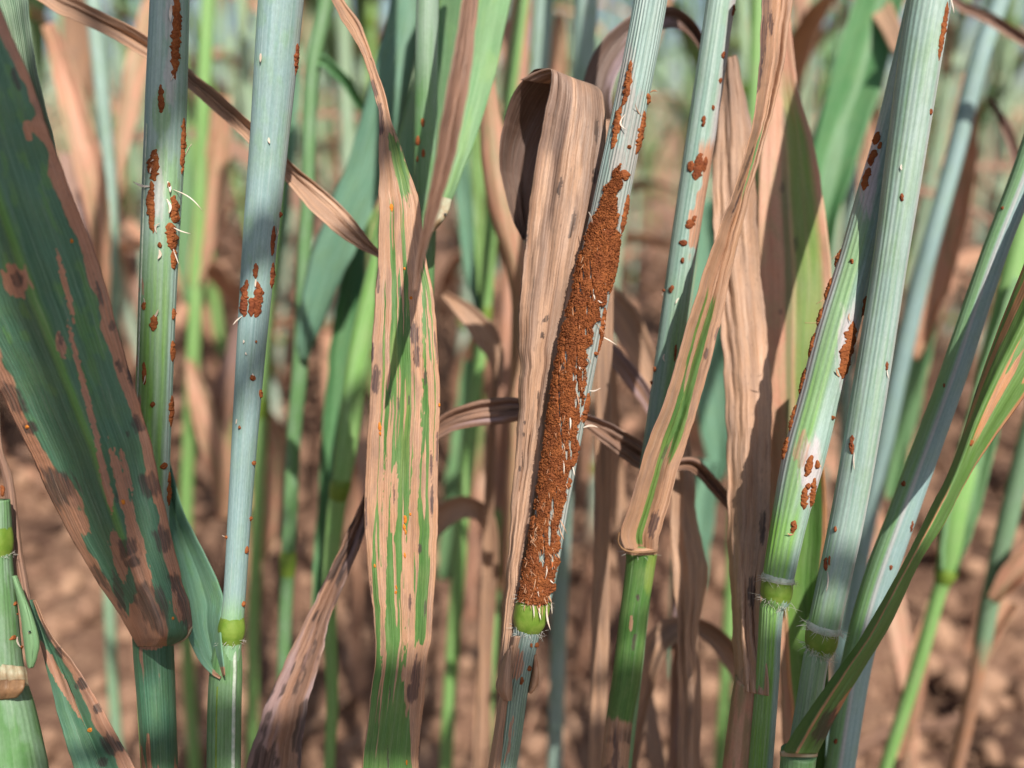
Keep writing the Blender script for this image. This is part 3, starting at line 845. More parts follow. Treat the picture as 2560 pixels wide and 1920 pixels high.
# B: blue-grey stem with its node, folded sheath and short pale blade
def plant_b():
    rows = [(-160, 660, 772, .0845), (0, 647, 758, .0845), (320, 628, 724, .0848), (640, 606, 688, .0852), (960, 588, 655, .0856), (1277, 571, 628, .086), (1480, 560, 614, .0862), (1560, 552, 608, .0862),
            (1604, 552, 604, .0863), (1700, 540, 596, .0866), (1920, 535, 590, .087)]
    st = Stem(rows, n=320, ribs=30, ribh=0.00002, na=90)
    root = thing('wheat_plant', 'smooth blue-grey wheat stem with bright green node and short pale blade at its foot', 'wheat plant', st.base)

    def sm(px, py, off, v):
        m = zmask(px)
        m[..., 2] = np.maximum(0.75 * sst(1470, 1560, py), 0.28 * sst(0.5, 0.75, fbm(px * 0.04, py * 0.02, 15, 3)) * sst(1400, 200, py))
        m[..., 3] = 0.45 * sst(0.6, 0.95, off) * sst(900, 300, py)
        return m
    s = st.build('stem', 'bluegrey', root, sm)
    for sp, hw in [([(744, 110), (741, 150), (739, 190)], 6), ([(684, 565), (681, 600), (678, 642)], 6), ([(616, 700), (612, 745), (610, 795)], 10), ([(640, 660), (638, 700)], 7), ([(645, 705), (645, 750), (640, 796)], 13),
                   ([(630, 745), (628, 794)], 9), ([(683, 655), (681, 690), (678, 722)], 6), ([(631, 935), (630, 951)], 8), ([(651, 972), (650, 996)], 5), ([(627, 1290), (626, 1303)], 4), ([(617, 1362), (616, 1382)], 4),
                   ([(609, 1500), (609, 1516)], 4), ([(634, 1150), (633, 1162)], 5), ([(702, 528), (701, 545)], 4), ([(566, 1335), (566, 1345)], 3), ([(640, 850), (640, 858)], 3), ([(600, 1060), (600, 1070)], 3)]:
        pustule(st, sp, hw, s, h=0.00024, mat='rustdark' if sp[0][1] < 800 else 'rust')
    for a in [(652, 150, 22, 10, 80), (671, 355, 14, 7, 80), (690, 568, 22, 5, 100), (606, 792, 30, 5, 140), (640, 700, 20, 5, 95), (631, 932, 12, 5, 80), (610, 850, 8, 6, 90), (593, 1045, 12, 5, 90), (615, 880, 7, 5, 60), (566, 1340, 14, 3, 190)]:
        flake(st, *a, s, lift=0.4, out=0.2)
    nd = collar_node(st, 1540, 1606, root, (1.0, 1.08, 1.16, 1.21, 1.19, 1.12, 0.98))
    hairs(st, 1600, nd, 26, 0.0005, 8, 3)
    sh = Stem([(1596, 541, 600, .0866), (1660, 528, 604, .0867), (1760, 521, 602, .0869), (1920, 519, 600, .0872)], n=60, up=0, na=60, ribs=18, ribh=0.00003)
    sh.build('sheath', 'freshstem', root)
    ridge(sh, 1606, 1915, 0.52, root, rad=0.0002)
    ridge(sh, 1700, 1915, -0.45, root, mat='node', rad=0.00008)

    def bm(px, py, u, v):
        m = zmask(px)
        m[..., 0] = np.maximum(blob(px, py, 552, 1682, 20, 16, 0, 0.3, 3), 0)
        m[..., 2] = 0.3 * sst(0.55, 0.7, fbm(u * 9, v * 0.03, 3, 3))
        return m
    bl = Blade([(395, 1080, .097, 408, 1080, .097), (398, 1180, .096, 436, 1200, .096), (405, 1290, .094, 464, 1290, .094), (425, 1400, .092, 515, 1390, .0915), (445, 1500, .0895, 557, 1490, .0885), (470, 1590, .0870, 552, 1560, .0858),
                (498, 1652, .0855, 556, 1620, .0842), (530, 1686, .0848, 560, 1660, .0838), (549, 1697, .0845, 562, 1688, .0840)], n=160, nu=31, vfold=0.002, mf=0.62, seed=9, maskf=bm)
    b = bl.build('leaf_blade', 'bluegreenblade', root)
    return st


# C: the striped tan and green blade with the twisted top
def plant_c():
    L = [(790, -80), (829, 0), (871, 77), (910, 147), (933, 224), (948, 301), (948, 386), (948, 501), (947, 640), (937, 756), (929, 891), (925, 1006), (916, 1122), (912, 1280), (914, 1340), (924, 1465), (939, 1589), (937, 1666), (922, 1762), (906, 1920), (900, 2100)]
    R = [(812, -90), (856, -6), (906, 69), (929, 137), (956, 216), (981, 312), (1010, 392), (1044, 496), (1066, 640), (1085, 756), (1095, 880), (1099, 990), (1097, 1110), (1095, 1285), (1093, 1345), (1087, 1480), (1078, 1600), (1066, 1666), (1059, 1770), (1046, 1920), (1030, 2100)]
    n = len(L); k = np.linspace(0, 1, n)
    dL = np.interp(k, [0, .2, .35, .5, 1], [.094, .0875, .0838, .0832, .0845]); dR = np.interp(k, [0, .2, .35, .5, 1], [.094, .0885, .085, .0836, .0855])
    rows = [(L[i][0], L[i][1], dL[i], R[i][0], R[i][1], dR[i]) for i in range(n)]

    def bm(px, py, u, v):
        m = zmask(px)
        s1 = fbm(u * 19, v * 0.0030, 61, 3); s2 = fbm(u * 34, v * 0.0045, 64, 2)
        thr = np.interp(py, [0, 420, 560, 700, 1000, 1300, 1500, 1700, 1920], [-1, 0.22, .38, .50, .535, .555, .59, .62, .64])
        t = sst(-0.05, 0.05, s1 * 0.65 + s2 * 0.35 - thr)
        lm = np.interp(py, [500, 900, 1250, 1400, 1600], [0.10, 0.17, 0.16, 0.07, 0.02]); rm = np.interp(py, [600, 1200, 1600, 1700, 1920], [0.05, 0.07, 0.10, 0.30, 0.12])
        t = np.maximum(t, sst(lm * 1.15, lm * 0.9, u)); t = np.maximum(t, sst(rm * 1.2, rm * 0.85, 1 - u))
        t = np.maximum(t, blob(px, py, 1040, 760, 15, 240, -3, 0.4, 5))
        t = np.maximum(t, blob(px, py, 1030, 1320, 11, 300, 4, 0.3, 6)); t = np.maximum(t, blob(px, py, 960, 1400, 7, 250, 1, 0.3, 7))
        t = np.maximum(t, blob(px, py, 1035, 1690, 26, 90, 3, 0.35, 8)); t = np.maximum(t, blob(px, py, 985, 1250, 9, 90, 2, 0.3, 9))
        # the far side of the twist stays green for a stretch
        t *= 1 - 0.85 * blob(px, py, 1000, 420, 16, 90, -14, 0.3, 12)
        m[..., 0] = t
        g = np.zeros_like(px)
        for bl in [(1037, 838, 11, 30, -3), (1042, 890, 9, 26, 0), (945, 700, 5, 34, 0), (930, 880, 5, 26, 0), (940, 950, 10, 40, 2), (1040, 1690, 12, 48, 5), (1030, 1730, 16, 26, 0), (1024, 1505, 4, 22, 0), (1064, 1520, 4, 20, 0),
                   (1050, 1370, 5, 14, 0), (1078, 1160, 4, 34, 0), (1080, 1245, 4, 40, 0), (985, 1235, 3, 22, 0), (969, 1900, 2, 40, 0), (995, 1010, 3, 18, 0), (1000, 730, 4, 14, 0), (1023, 1000, 3, 14, 0), (975, 985, 3, 14, 0), (1065, 945, 4, 20, 0),
                   (1090, 870, 3, 40, -6), (975, 1730, 2, 20, 0), (950, 300, 8, 40, -5), (935, 222, 8, 24, -14), (1052, 1860, 5, 60, 4), (1093, 1120, 3, 50, 0), (915, 1280, 3, 40, 0), (928, 1500, 3, 50, 0)]:
            g = np.maximum(g, blob(px, py, *bl, 0.45, int(bl[0] + bl[1]), 0.08))
        m[..., 1] = g * 0.85
        m[..., 2] = 0.5 * sst(0.5, 0.7, fbm(u * 20, v * 0.008, 71, 3)) * sst(1500, 900, py)
        e = np.minimum(u, 1 - u)
        m[..., 3] = 0.8 * sst(0.045, 0.0, e) * sst(0.45, 0.6, fbm(v * 0.012, u * 2, 77, 3))
        return m
    bl = Blade(rows, n=620, nu=71, keel=-0.0008, bulge=0.0, vfold=0.0009, mf=0.5, wave=0.00028, edge=3.0, seed=21, maskf=bm)
    base = P(965, 2100, .085); base[2] = 0
    root = thing('wheat_plant', 'upright wheat blade striped tan and green, its bleached top twisted to a thin ribbon', 'wheat plant', base)
    b = bl.build('leaf_blade', 'striped', root)
    DROPS.append((bl, 929, 150, 5, 'striped blade twisted top'))
    for x, y, l in [(977, 520, 22), (1012, 1298, 22), (1010, 1318, 20), (1014, 1330, 12), (1011, 1388, 16), (990, 1468, 12), (989, 1480, 8), (948, 1066, 24), (949, 1084, 12), (936, 1414, 10), (1028, 745, 9), (1097, 1012, 10), (1017, 1905, 14), (1012, 672, 8), (1026, 1285, 8)]:
        pustule(bl, [(x, y - l / 2), (x + 1, y + l / 2)], max(3.2, l * 0.2), b, h=0.00012, mat='rustorange')
    st = Stem([(2050, 940, 1000, .0862), (2200, 940, 1000, .0864)], n=12, up=0, na=20)
    st.build('stem', 'freshstem', root)


# D: green stem with a wide upright green blade and a withered ribbon hanging before it
def plant_d():
    rows = [(-200, 1046, 1102, .100), (0, 1041, 1097, .100), (250, 1036, 1094, .100), (480, 1034, 1092, .100), (640, 1034, 1088, .101), (1000, 1020, 1070, .103), (1400, 1000, 1050, .105), (1920, 975, 1025, .108)]
    st = Stem(rows, n=200, ribs=20, ribh=0.00003, na=64)
    root = thing('wheat_plant', 'green wheat stem with wide upright green blade, a withered brown ribbon hanging before it', 'wheat plant', st.base)

    def sm(px, py, off, v):
        m = zmask(px)
        m[..., 2] = sst(260, 40, py) * (0.5 + 0.5 * fbm(px * 0.1, py * 0.01, 3, 2)) + 0.5 * sst(0.3, 0.9, off) * sst(600, 200, py)
        return m
    s = st.build('stem', 'freshstem', root, sm)
    for sp, hw in [([(1057, 304), (1057, 328)], 5), ([(1045, 345), (1045, 372)], 5), ([(1059, 380), (1059, 402)], 5), ([(1043, 482), (1042, 506)], 4), ([(1044, 395), (1044, 412)], 2.5)]:
        pustule(st, sp, hw, s, h=0.00018)

    def bm(px, py, u, v):
        m = zmask(px)
        m[..., 2] = 0.6 * sst(0.5, 0.7, fbm(u * 9, v * 0.012, 31, 3))
        m[..., 0] = 0.7 * blob(px, py, 1100, 555, 30, 30, 0, .3, 6)
        return m
    bl = Blade([(1120, -160, .118, 1330, -180, .112), (1098, 0, .114, 1274, 10, .108), (1090, 180, .109, 1240, 180, .1045), (1080, 330, .1045, 1198, 320, .1015), (1070, 450, .101, 1150, 450, .0995), (1064, 530, .099, 1122, 517, .098), (1064, 590, .0985, 1098, 560, .097)],
               n=180, nu=35, vfold=-0.002, seed=12, maskf=bm)
    bl.build('leaf_blade', 'greenblade', root)
    b2 = Blade([(1100, -150, .124, 1060, -150, .118), (1060, 100, .116, 1045, 120, .110), (1012, 300, .111, 1036, 300, .108), (998, 400, .108, 1034, 420, .106), (1010, 560, .106, 1036, 560, .105)], n=100, nu=21, seed=15)
    b2.build('leaf_blade', 'greenblade', root)
    cb = Blade([(1085, 488, .0975, 1128, 500, .096), (1070, 530, .0965, 1124, 520, .095), (1064, 560, .096, 1112, 545, .0945), (1063, 585, .0965, 1090, 572, .0955)], n=30, nu=20, keel=-0.0012, th=0.0003, seed=3)
    cb.build('ligule', 'collar', root)
    DROPS.append((cb, 1112, 538, 5, 'translucent collar of the wide green blade'))
    # withered ribbon nearer the lens, hung from higher on the stem
    def wm(px, py, u, v):
        m = zmask(px); m[..., 1] = 0.3 * sst(0.5, 0.75, fbm(u * 4, v * 0.02, 8, 3))
        return m
    wb = Blade(crows([(1195, -420, 30, .095), (1190, -200, 40, .077, .002), (1176, 0, 40, .0705, .002), (1158, 130, 48, .0685, .002), (1134, 280, 52, .0675, .001), (1104, 430, 42, .068), (1072, 560, 24, .0685), (1050, 650, 14, .069), (1036, 730, 5, .0695)]), n=160, nu=21, keel=0.0012, seed=33, wave=0.0003, edge=3, maskf=wm)
    tag(wb.build('withered_blade', 'deadbrown', root), 'withered pinkish brown ribbon')
    # a clear drop held at the collar
    return root


# E: the badly rusted stem with the folded dead blade beside it
RUSTED = {}


def plant_e():
    rows = [(-160, 1605, 1690, .0855), (0, 1585, 1668, .0855), (320, 1522, 1608, .0855), (640, 1452, 1544, .0855), (890, 1394, 1494, .0855), (1103, 1362, 1452, .0857), (1280, 1338, 1420, .0858), (1420, 1312, 1396, .0858), (1500, 1295, 1378, .086), (1575, 1284, 1352, .0862),
            (1727, 1257, 1320, .0866), (1840, 1245, 1304, .087), (1920, 1234, 1290, .0875)]
    st = Stem(rows, n=420, ribs=28, ribh=0.00005, na=112)
    RUSTED['stem'] = st
    root = thing('wheat_plant', 'wheat stem thickly crusted with orange-brown rust, a folded dead brown blade clasping its side', 'wheat plant', st.base)

    def sm(px, py, off, v):
        m = zmask(px)
        m[..., 3] = np.maximum(stain_near(px, py, [(1562, 230, 110), (1590, 400, 120), (1545, 420, 60)], 24), 0.75 * sst(380, 520, py) * sst(1480, 1300, py))
        m[..., 3] = np.maximum(m[..., 3], 0.8 * blob(px, py, 1590, 280, 8, 60, 12, .4, 4))
        m[..., 2] = 0.5 * sst(1560, 1800, py)
        m[..., 0] = 0.8 * sst(0.5, 0.64, fbm(off * 3, py * 0.015, 9, 3)) * sst(1580, 1640, py) * sst(0.7, 0.0, off)
        m[..., 1] = 0.6 * sst(0.5, 0.7, fbm(off * 4, py * 0.03, 19, 3)) * sst(1560, 1580, py) * sst(1640, 1590, py)
        return m
    s = st.build('stem', 'glaucous_rib', root, sm)
    main = [(418, 1543, 1549), (450, 1528, 1551), (480, 1513, 1552), (500, 1500, 1548), (530, 1492, 1547), (560, 1482, 1545), (590, 1468, 1548), (640, 1448, 1544), (700, 1434, 1526), (760, 1420, 1512), (820, 1406, 1488), (880, 1393, 1470), (940, 1383, 1462),
            (1000, 1376, 1454), (1060, 1366, 1446), (1110, 1358, 1436), (1170, 1350, 1426), (1230, 1343, 1414), (1290, 1333, 1404), (1350, 1324, 1400), (1420, 1308, 1392), (1470, 1298, 1382), (1504, 1294, 1372)]
    crumb_patch(st, main, s, h=0.00027)
    for sp, hw in [([(1576, 163), (1570, 205), (1562, 250), (1553, 282)], 9), ([(1550, 276), (1540, 330), (1528, 384)], 9.5), ([(1621, 240), (1618, 268)], 6), ([(1610, 284), (1603, 330), (1590, 394)], 9), ([(1571, 374), (1570, 384)], 5), ([(1560, 434), (1558, 462)], 13),
                   ([(1570, 490), (1562, 535), (1552, 590)], 8), ([(1543, 540), (1541, 556)], 6), ([(1545, 600), (1538, 680), (1524, 740)], 10), ([(1514, 770), (1505, 830), (1495, 885)], 7), ([(1490, 880), (1486, 890)], 6), ([(1474, 980), (1468, 1010), (1458, 1058)], 8),
                   ([(1444, 1100), (1438, 1130), (1430, 1168)], 8), ([(1424, 1190), (1420, 1220)], 6), ([(1395, 1330), (1390, 1352)], 6), ([(1476, 600), (1466, 640), (1450, 680)], 6), ([(1326, 1655), (1324, 1670)], 5), ([(1308, 1680), (1304, 1700)], 5), ([(1331, 1598), (1330, 1608)], 4), ([(1343, 1600), (1341, 1614)], 4)]:
        pustule(st, sp, hw, s, h=0.00027)
    fl = [(1472, 590, 52, 9, -82), (1504, 600, 18, 7, -70), (1513, 690, 28, 9, 100), (1482, 742, 30, 7, 45), (1515, 790, 34, 9, 105), (1444, 895, 32, 7, 80), (1505, 843, 44, 5, 18), (1472, 976, 30, 5, -3), (1458, 1068, 38, 8, 6), (1424, 1022, 48, 6, 88), (1380, 1020, 18, 9, 80),
          (1350, 1085, 22, 5, 10), (1382, 1065, 12, 5, 40), (1402, 1130, 50, 4, 80), (1426, 1150, 36, 5, 75), (1355, 1155, 20, 7, 60), (1340, 1210, 20, 8, 40), (1368, 1500, 62, 8, 82), (1374, 1420, 30, 7, 70), (1390, 1320, 12, 7, 80), (1352, 1495, 40, 6, 88), (1330, 1480, 50, 5, 75), (1576, 172, 24, 4, 80),
          (1560, 300, 40, 6, 82), (1557, 440, 16, 6, 90), (1625, 236, 18, 5, 0), (1600, 300, 36, 3, 215), (1380, 1500, 30, 9, 85), (1340, 1440, 40, 5, 70), (1356, 1390, 46, 4, 78)]
    for a in fl:
        flake(st, *a, s, lift=0.45, out=0.25, mat='flake' if a[2] * a[3] > 120 else 'straw')
    for x, y in [(1373, 1390), (1345, 1480)]:
        flake(st, x, y, 26, 12, 78, s, lift=0.2, mat='amber', name='amber_scrap')
    # straw fibres standing out of the crust
    rg = np.random.default_rng(5)
    for i in range(150):
        y = rg.uniform(600, 1495) if i < 80 else rg.uniform(1250, 1498)
        k = st.ring_at(y); x = st.cx[k] + st.hw[k] * rg.uniform(-0.95, 0.7)
        flake(st, x, st.cy[k], rg.uniform(14, 46), rg.uniform(2.0, 3.6), 78 + rg.normal(0, 16) + (180 if rg.random() < .3 else 0), s, lift=rg.uniform(0.3, 0.8), mat='straw', name='straw_fibre', out=0.25, seed=i)
    nd = collar_node(st, 1492, 1575, root, (1.0, 1.05, 1.10, 1.14, 1.17, 1.20, 1.18, 1.10, 0.95))
    hairs(st, 1575, nd, 30, 0.0006, 10, 5)
    hairs(st, 1500, nd, 16, 0.0005, 10, 6)

    # the dead blade: face, fold at the top, tip hanging behind
    def bm(px, py, u, v):
        m = zmask(px)
        dk = fbm(u * 7, v * 0.005, 81, 4)
        m[..., 3] = np.clip(0.75 * sst(0.45, 0.62, dk + 0.26 * sst(480, 200, py) - 0.5 * sst(0.05, 0.02, np.abs(u - 0.45 + 0.00012 * (py - 180)))) * sst(800, 250, py) + 0.65 * sst(0.48, 0.64, fbm(u * 7, v * 0.0022, 83, 3)), 0, 1)
        g = np.zeros_like(px)
        for bl in [(1487, 440, 8, 20, 6), (1363, 798, 6, 9, 40), (1355, 838, 4, 9, 0), (1345, 1000, 3, 20, 0), (1312, 1056, 4, 6, 0), (1310, 1086, 4, 6, 0), (1306, 1150, 3, 22, 0), (1300, 1172, 3, 8, 0), (1315, 580, 4, 40, 4), (1300, 700, 3, 50, 0), (1430, 560, 5, 40, 12), (1400, 470, 4, 24, 10), (1490, 330, 6, 30, 0)]:
            g = np.maximum(g, blob(px, py, *bl, 0.5, int(bl[1]), 0.1))
        m[..., 1] = np.maximum(g, 0.4 * sst(0.64, 0.74, fbm(u * 24, v * 0.012, 85, 2)))
        m[..., 2] = 0.6 * sst(0.05, 0.0, u) * sst(0.45, 0.6, fbm(v * 0.01, u, 87, 3))
        return m
    face = [(1300, 200, .092, 1440, 215, .0935), (1340, 178, .0905, 1475, 210, .0925), (1374, 172, .0890, 1504, 228, .0905), (1378, 196, .0885, 1512, 262, .0893), (1368, 250, .0884, 1514, 330, .0888), (1357, 309, .0885, 1510, 390, .0885), (1342, 386, .0885, 1504, 450, .0884), (1322, 501, .0884, 1492, 540, .0882), (1311, 640, .0882, 1470, 650, .0880),
            (1296, 814, .088, 1440, 800, .0880), (1300, 910, .088, 1416, 910, .088), (1295, 1026, .088, 1392, 1020, .088), (1284, 1180, .088, 1362, 1180, .088), (1277, 1300, .088, 1338, 1300, .088), (1266, 1440, .088, 1312, 1440, .0878), (1254, 1600, .088, 1288, 1600, .0878), (1244, 1700, .0878, 1276, 1690, .0868), (1250, 1735, .0872, 1274, 1720, .0862)]
    bl = Blade(face, n=460, nu=45, keel=-0.0012, wave=0.0006, edge=4, seed=41, maskf=bm, th=0.00018)
    b = bl.build('dead_blade', 'dead', root)
    tag(b, 'folded dead brown blade')

    def tm(px, py, u, v):
        m = zmask(px); m[..., 2] = 0.7 * sst(380, 520, py)
        return m
    tip = Blade([(1372, 172, .0893, 1505, 230, .0908), (1335, 176, .0905, 1480, 225, .093), (1290, 225, .092, 1440, 300, .096), (1262, 300, .0935, 1390, 370, .097), (1250, 390, .0945, 1352, 430, .097), (1262, 480, .0955, 1336, 500, .097), (1285, 560, .0962, 1330, 560, .0967), (1304, 600, .0965, 1312, 600, .0965)], n=160, nu=31, keel=0.0016, wave=0.0004, edge=4, seed=43, maskf=tm, th=0.0002)
    tip.build('blade_tip', 'deaddark', b)  # shade on the folded-back underside is put into this darker colour
    # dry sheath and torn auricle below the node
    shb = Blade([(1278, 1590, .0868, 1300, 1590, .0852), (1262, 1680, .0872, 1282, 1680, .0854), (1246, 1760, .0876, 1268, 1760, .0858), (1232, 1850, .088, 1258, 1850, .0862), (1218, 1930, .0885, 1248, 1930, .0866), (1205, 2010, .089, 1236, 2010, .087)], n=90, nu=19, keel=-0.001, seed=47)
    shb.build('dry_sheath', 'dead', root)
    au = Blade([(1262, 1640, .0862, 1282, 1610, .0852), (1246, 1690, .086, 1280, 1690, .0846), (1240, 1720, .086, 1280, 1735, .0846), (1258, 1750, .0862, 1278, 1752, .085)], n=40, nu=17, keel=-0.0012, seed=48)
    au.build('auricle', 'dead', root)
    f2 = Blade([(1336, 1640, .0868, 1340, 1636, .0862), (1328, 1690, .0868, 1346, 1680, .0858), (1322, 1720, .0868, 1342, 1715, .086), (1322, 1732, .087, 1328, 1732, .0866)], n=30, nu=11, keel=-0.0006, seed=49)
    f2.build('torn_flap', 'straw', root)


# F: bluish stem in the sheath of a tan and green folded blade
def plant_f():
    rows = [(-160, 1785, 1865, .094), (0, 1766, 1839, .094), (300, 1722, 1795, .094), (640, 1672, 1740, .094), (910, 1636, 1702, .0945), (1180, 1598, 1664, .0955), (1400, 1568, 1634, .0962), (1560, 1552, 1618, .0965), (1920, 1512, 1578, .0975)]
    st = Stem(rows, n=300, ribs=26, ribh=0.00004, na=84)
    root = thing('wheat_plant', 'blotched blue-green wheat stem rising from the sheath of a narrow folded tan-and-green blade', 'wheat plant', st.base)

    def sm(px, py, off, v):
        m = zmask(px)
        m[..., 3] = sst(0.5, 0.9, off + 0.3 * (fbm(px * 0.02, py * 0.01, 3, 3) - 0.5)) * sst(700, 500, py) * 0.9
        m[..., 0] = 0.75 * sst(0.45, 0.6, fbm(px * 0.03, py * 0.012, 13, 3) + 0.25 * sst(-0.3, 0.7, off) - 0.15) * sst(260, 420, py) * sst(760, 560, py)
        m[..., 2] = 0.7 * sst(600, 900, py) * sst(-0.6, 0.4, off)
        return m
    s = st.build('stem', 'glaucous', root, sm)
    for sp, hw in [([(1759, 300), (1756, 330)], 6), ([(1728, 410), (1724, 440)], 8), ([(1750, 392), (1744, 430), (1738, 462)], 14), ([(1764, 400), (1758, 440)], 6), ([(1726, 555), (1718, 580)], 12), ([(1736, 545), (1732, 562)], 7), ([(1710, 605), (1706, 622)], 10), ([(1706, 648), (1704, 664)], 6), ([(1680, 715), (1678, 736)], 7), ([(1660, 722), (1659, 730)], 4),
                   ([(1637, 915), (1636, 930)], 5), ([(1629, 950), (1628, 962)], 4), ([(1690, 860), (1686, 905)], 3), ([(1808, 140), (1805, 160)], 5), ([(1833, 20), (1831, 50)], 4), ([(1800, 205), (1797, 220)], 4), ([(1781, 274), (1780, 288)], 4)]:
        pustule(st, sp, hw, s, h=0.00022, mat='rustdark')
    for a in [(1662, 885, 18, 6, 85), (1696, 748, 16, 5, 120), (1660, 725, 14, 4, 150)]:
        flake(st, *a, s, lift=0.4)
    L = [(1915, -160), (1904, 0), (1898, 174), (1881, 312), (1840, 463), (1802, 560), (1736, 752), (1667, 984), (1618, 1115), (1574, 1260), (1552, 1335), (1560, 1372)]
    R = [(1995, -170), (1984, -6), (1954, 180), (1920, 320), (1876, 480), (1842, 620), (1800, 810), (1738, 1040), (1700, 1160), (1662, 1290), (1648, 1340), (1642, 1380)]
    dL = [.086, .0858, .0857, .0857, .0858, .086, .0866, .0874, .0882, .089, .0893, .0898]
    dR = [.090, .0895, .089, .0885, .0882, .0885, .0888, .0892, .0896, .0902, .0905, .091]

    def bm(px, py, u, v):
        m = zmask(px)
        s1 = fbm(u * 6 + 0.3, v * 0.002, 101, 3); e = np.minimum(u, 1 - u)
        thr = np.interp(py, [0, 600, 760, 900, 1100, 1350], [0.0, 0.25, .42, .5, .56, .5])
        t = sst(-0.06, 0.06, s1 - thr)
        t = np.maximum(t, sst(0.30, 0.22, u) * np.interp(py, [600, 1000, 1350], [1, 1, 0.4])); t = np.maximum(t, sst(0.14, 0.08, 1 - u))
        t = np.maximum(t, sst(1345, 1375, py))
        m[..., 0] = t
        g = np.zeros_like(px)
        for bl in [(1905, 100, 8, 60, 5), (1895, 190, 7, 40, 5), (1635, 1310, 10, 34, 15), (1792, 835, 5, 18, 15), (1765, 885, 5, 14, 15), (1850, 480, 3, 60, 22), (1862, 420, 3, 60, 20), (1663, 1130, 4, 20, 20), (1925, 60, 6, 30, 0)]:
            g = np.maximum(g, blob(px, py, *bl, 0.5, int(bl[1]), 0.08))
        m[..., 1] = np.maximum(g, 0.65 * sst(0.56, 0.68, s1) * sst(330, 150, py)); m[..., 1] = np.maximum(m[..., 1], 0.5 * sst(0.04, 0.0, u) * sst(500, 900, py))
        m[..., 2] = 0.4 * sst(0.4, 0.7, fbm(u * 10, v * 0.006, 107, 2))
        return m
    bl = Blade(L and [(L[i][0], L[i][1], dL[i], R[i][0], R[i][1], dR[i]) for i in range(len(L))], n=420, nu=45, vfold=0.0022, mf=0.45, wave=0.0003, edge=3, seed=51, maskf=bm)
    b = bl.build('leaf_blade', 'striped', root)
    sh = Stem([(1362, 1560, 1646, .0925), (1400, 1565, 1640, .0928), (1530, 1550, 1620, .0935), (1700, 1530, 1600, .0942), (1800, 1515, 1582, .0946), (1920, 1503, 1570, .095)], n=120, up=0, na=64, ribs=18, ribh=0.00002)

    def shm(px, py, off, v):
        m = zmask(px)
        m[..., 0] = np.maximum(sst(1760, 1850, py + 50 * (fbm(px * 0.04, py * 0.01, 4, 3) - 0.5)), 0.9 * blob(px, py, 1600, 1372, 60, 16, 0, 0.3, 5))
        m[..., 0] = np.maximum(m[..., 0], 0.8 * blob(px, py, 1578, 1560, 5, 22, 5, 0.3, 9))
        g = np.maximum(blob(px, py, 1595, 1494, 5, 9, 0, 0.2, 5), blob(px, py, 1585, 1605, 5, 24, 8, 0.3, 5))
        m[..., 1] = np.maximum(g, 0.8 * sst(1780, 1850, py) * sst(0.42, 0.6, fbm(px * 0.04, py * 0.02, 16, 3)))
        m[..., 2] = 0.8 * blob(px, py, 1630, 1420, 14, 60, 10, 0.2, 3)
        return m
    sh.build('sheath', 'striped', root, shm)
    rim = spline(np.array([(1548, 1330, .0893), (1546, 1356, .0895), (1560, 1374, .0897), (1596, 1381, .0902), (1642, 1378, .0908)]), 24)
    V, Q = tube_mesh('', P(rim[:, 0], rim[:, 1], rim[:, 2]), np.linspace(.00009, .00016, 24), 8)
    obj('collar', make_mesh('collar', V, Q), M['browncollar'], root)
    hairs(sh, 1372, root, 8, .0008, 10, 77)


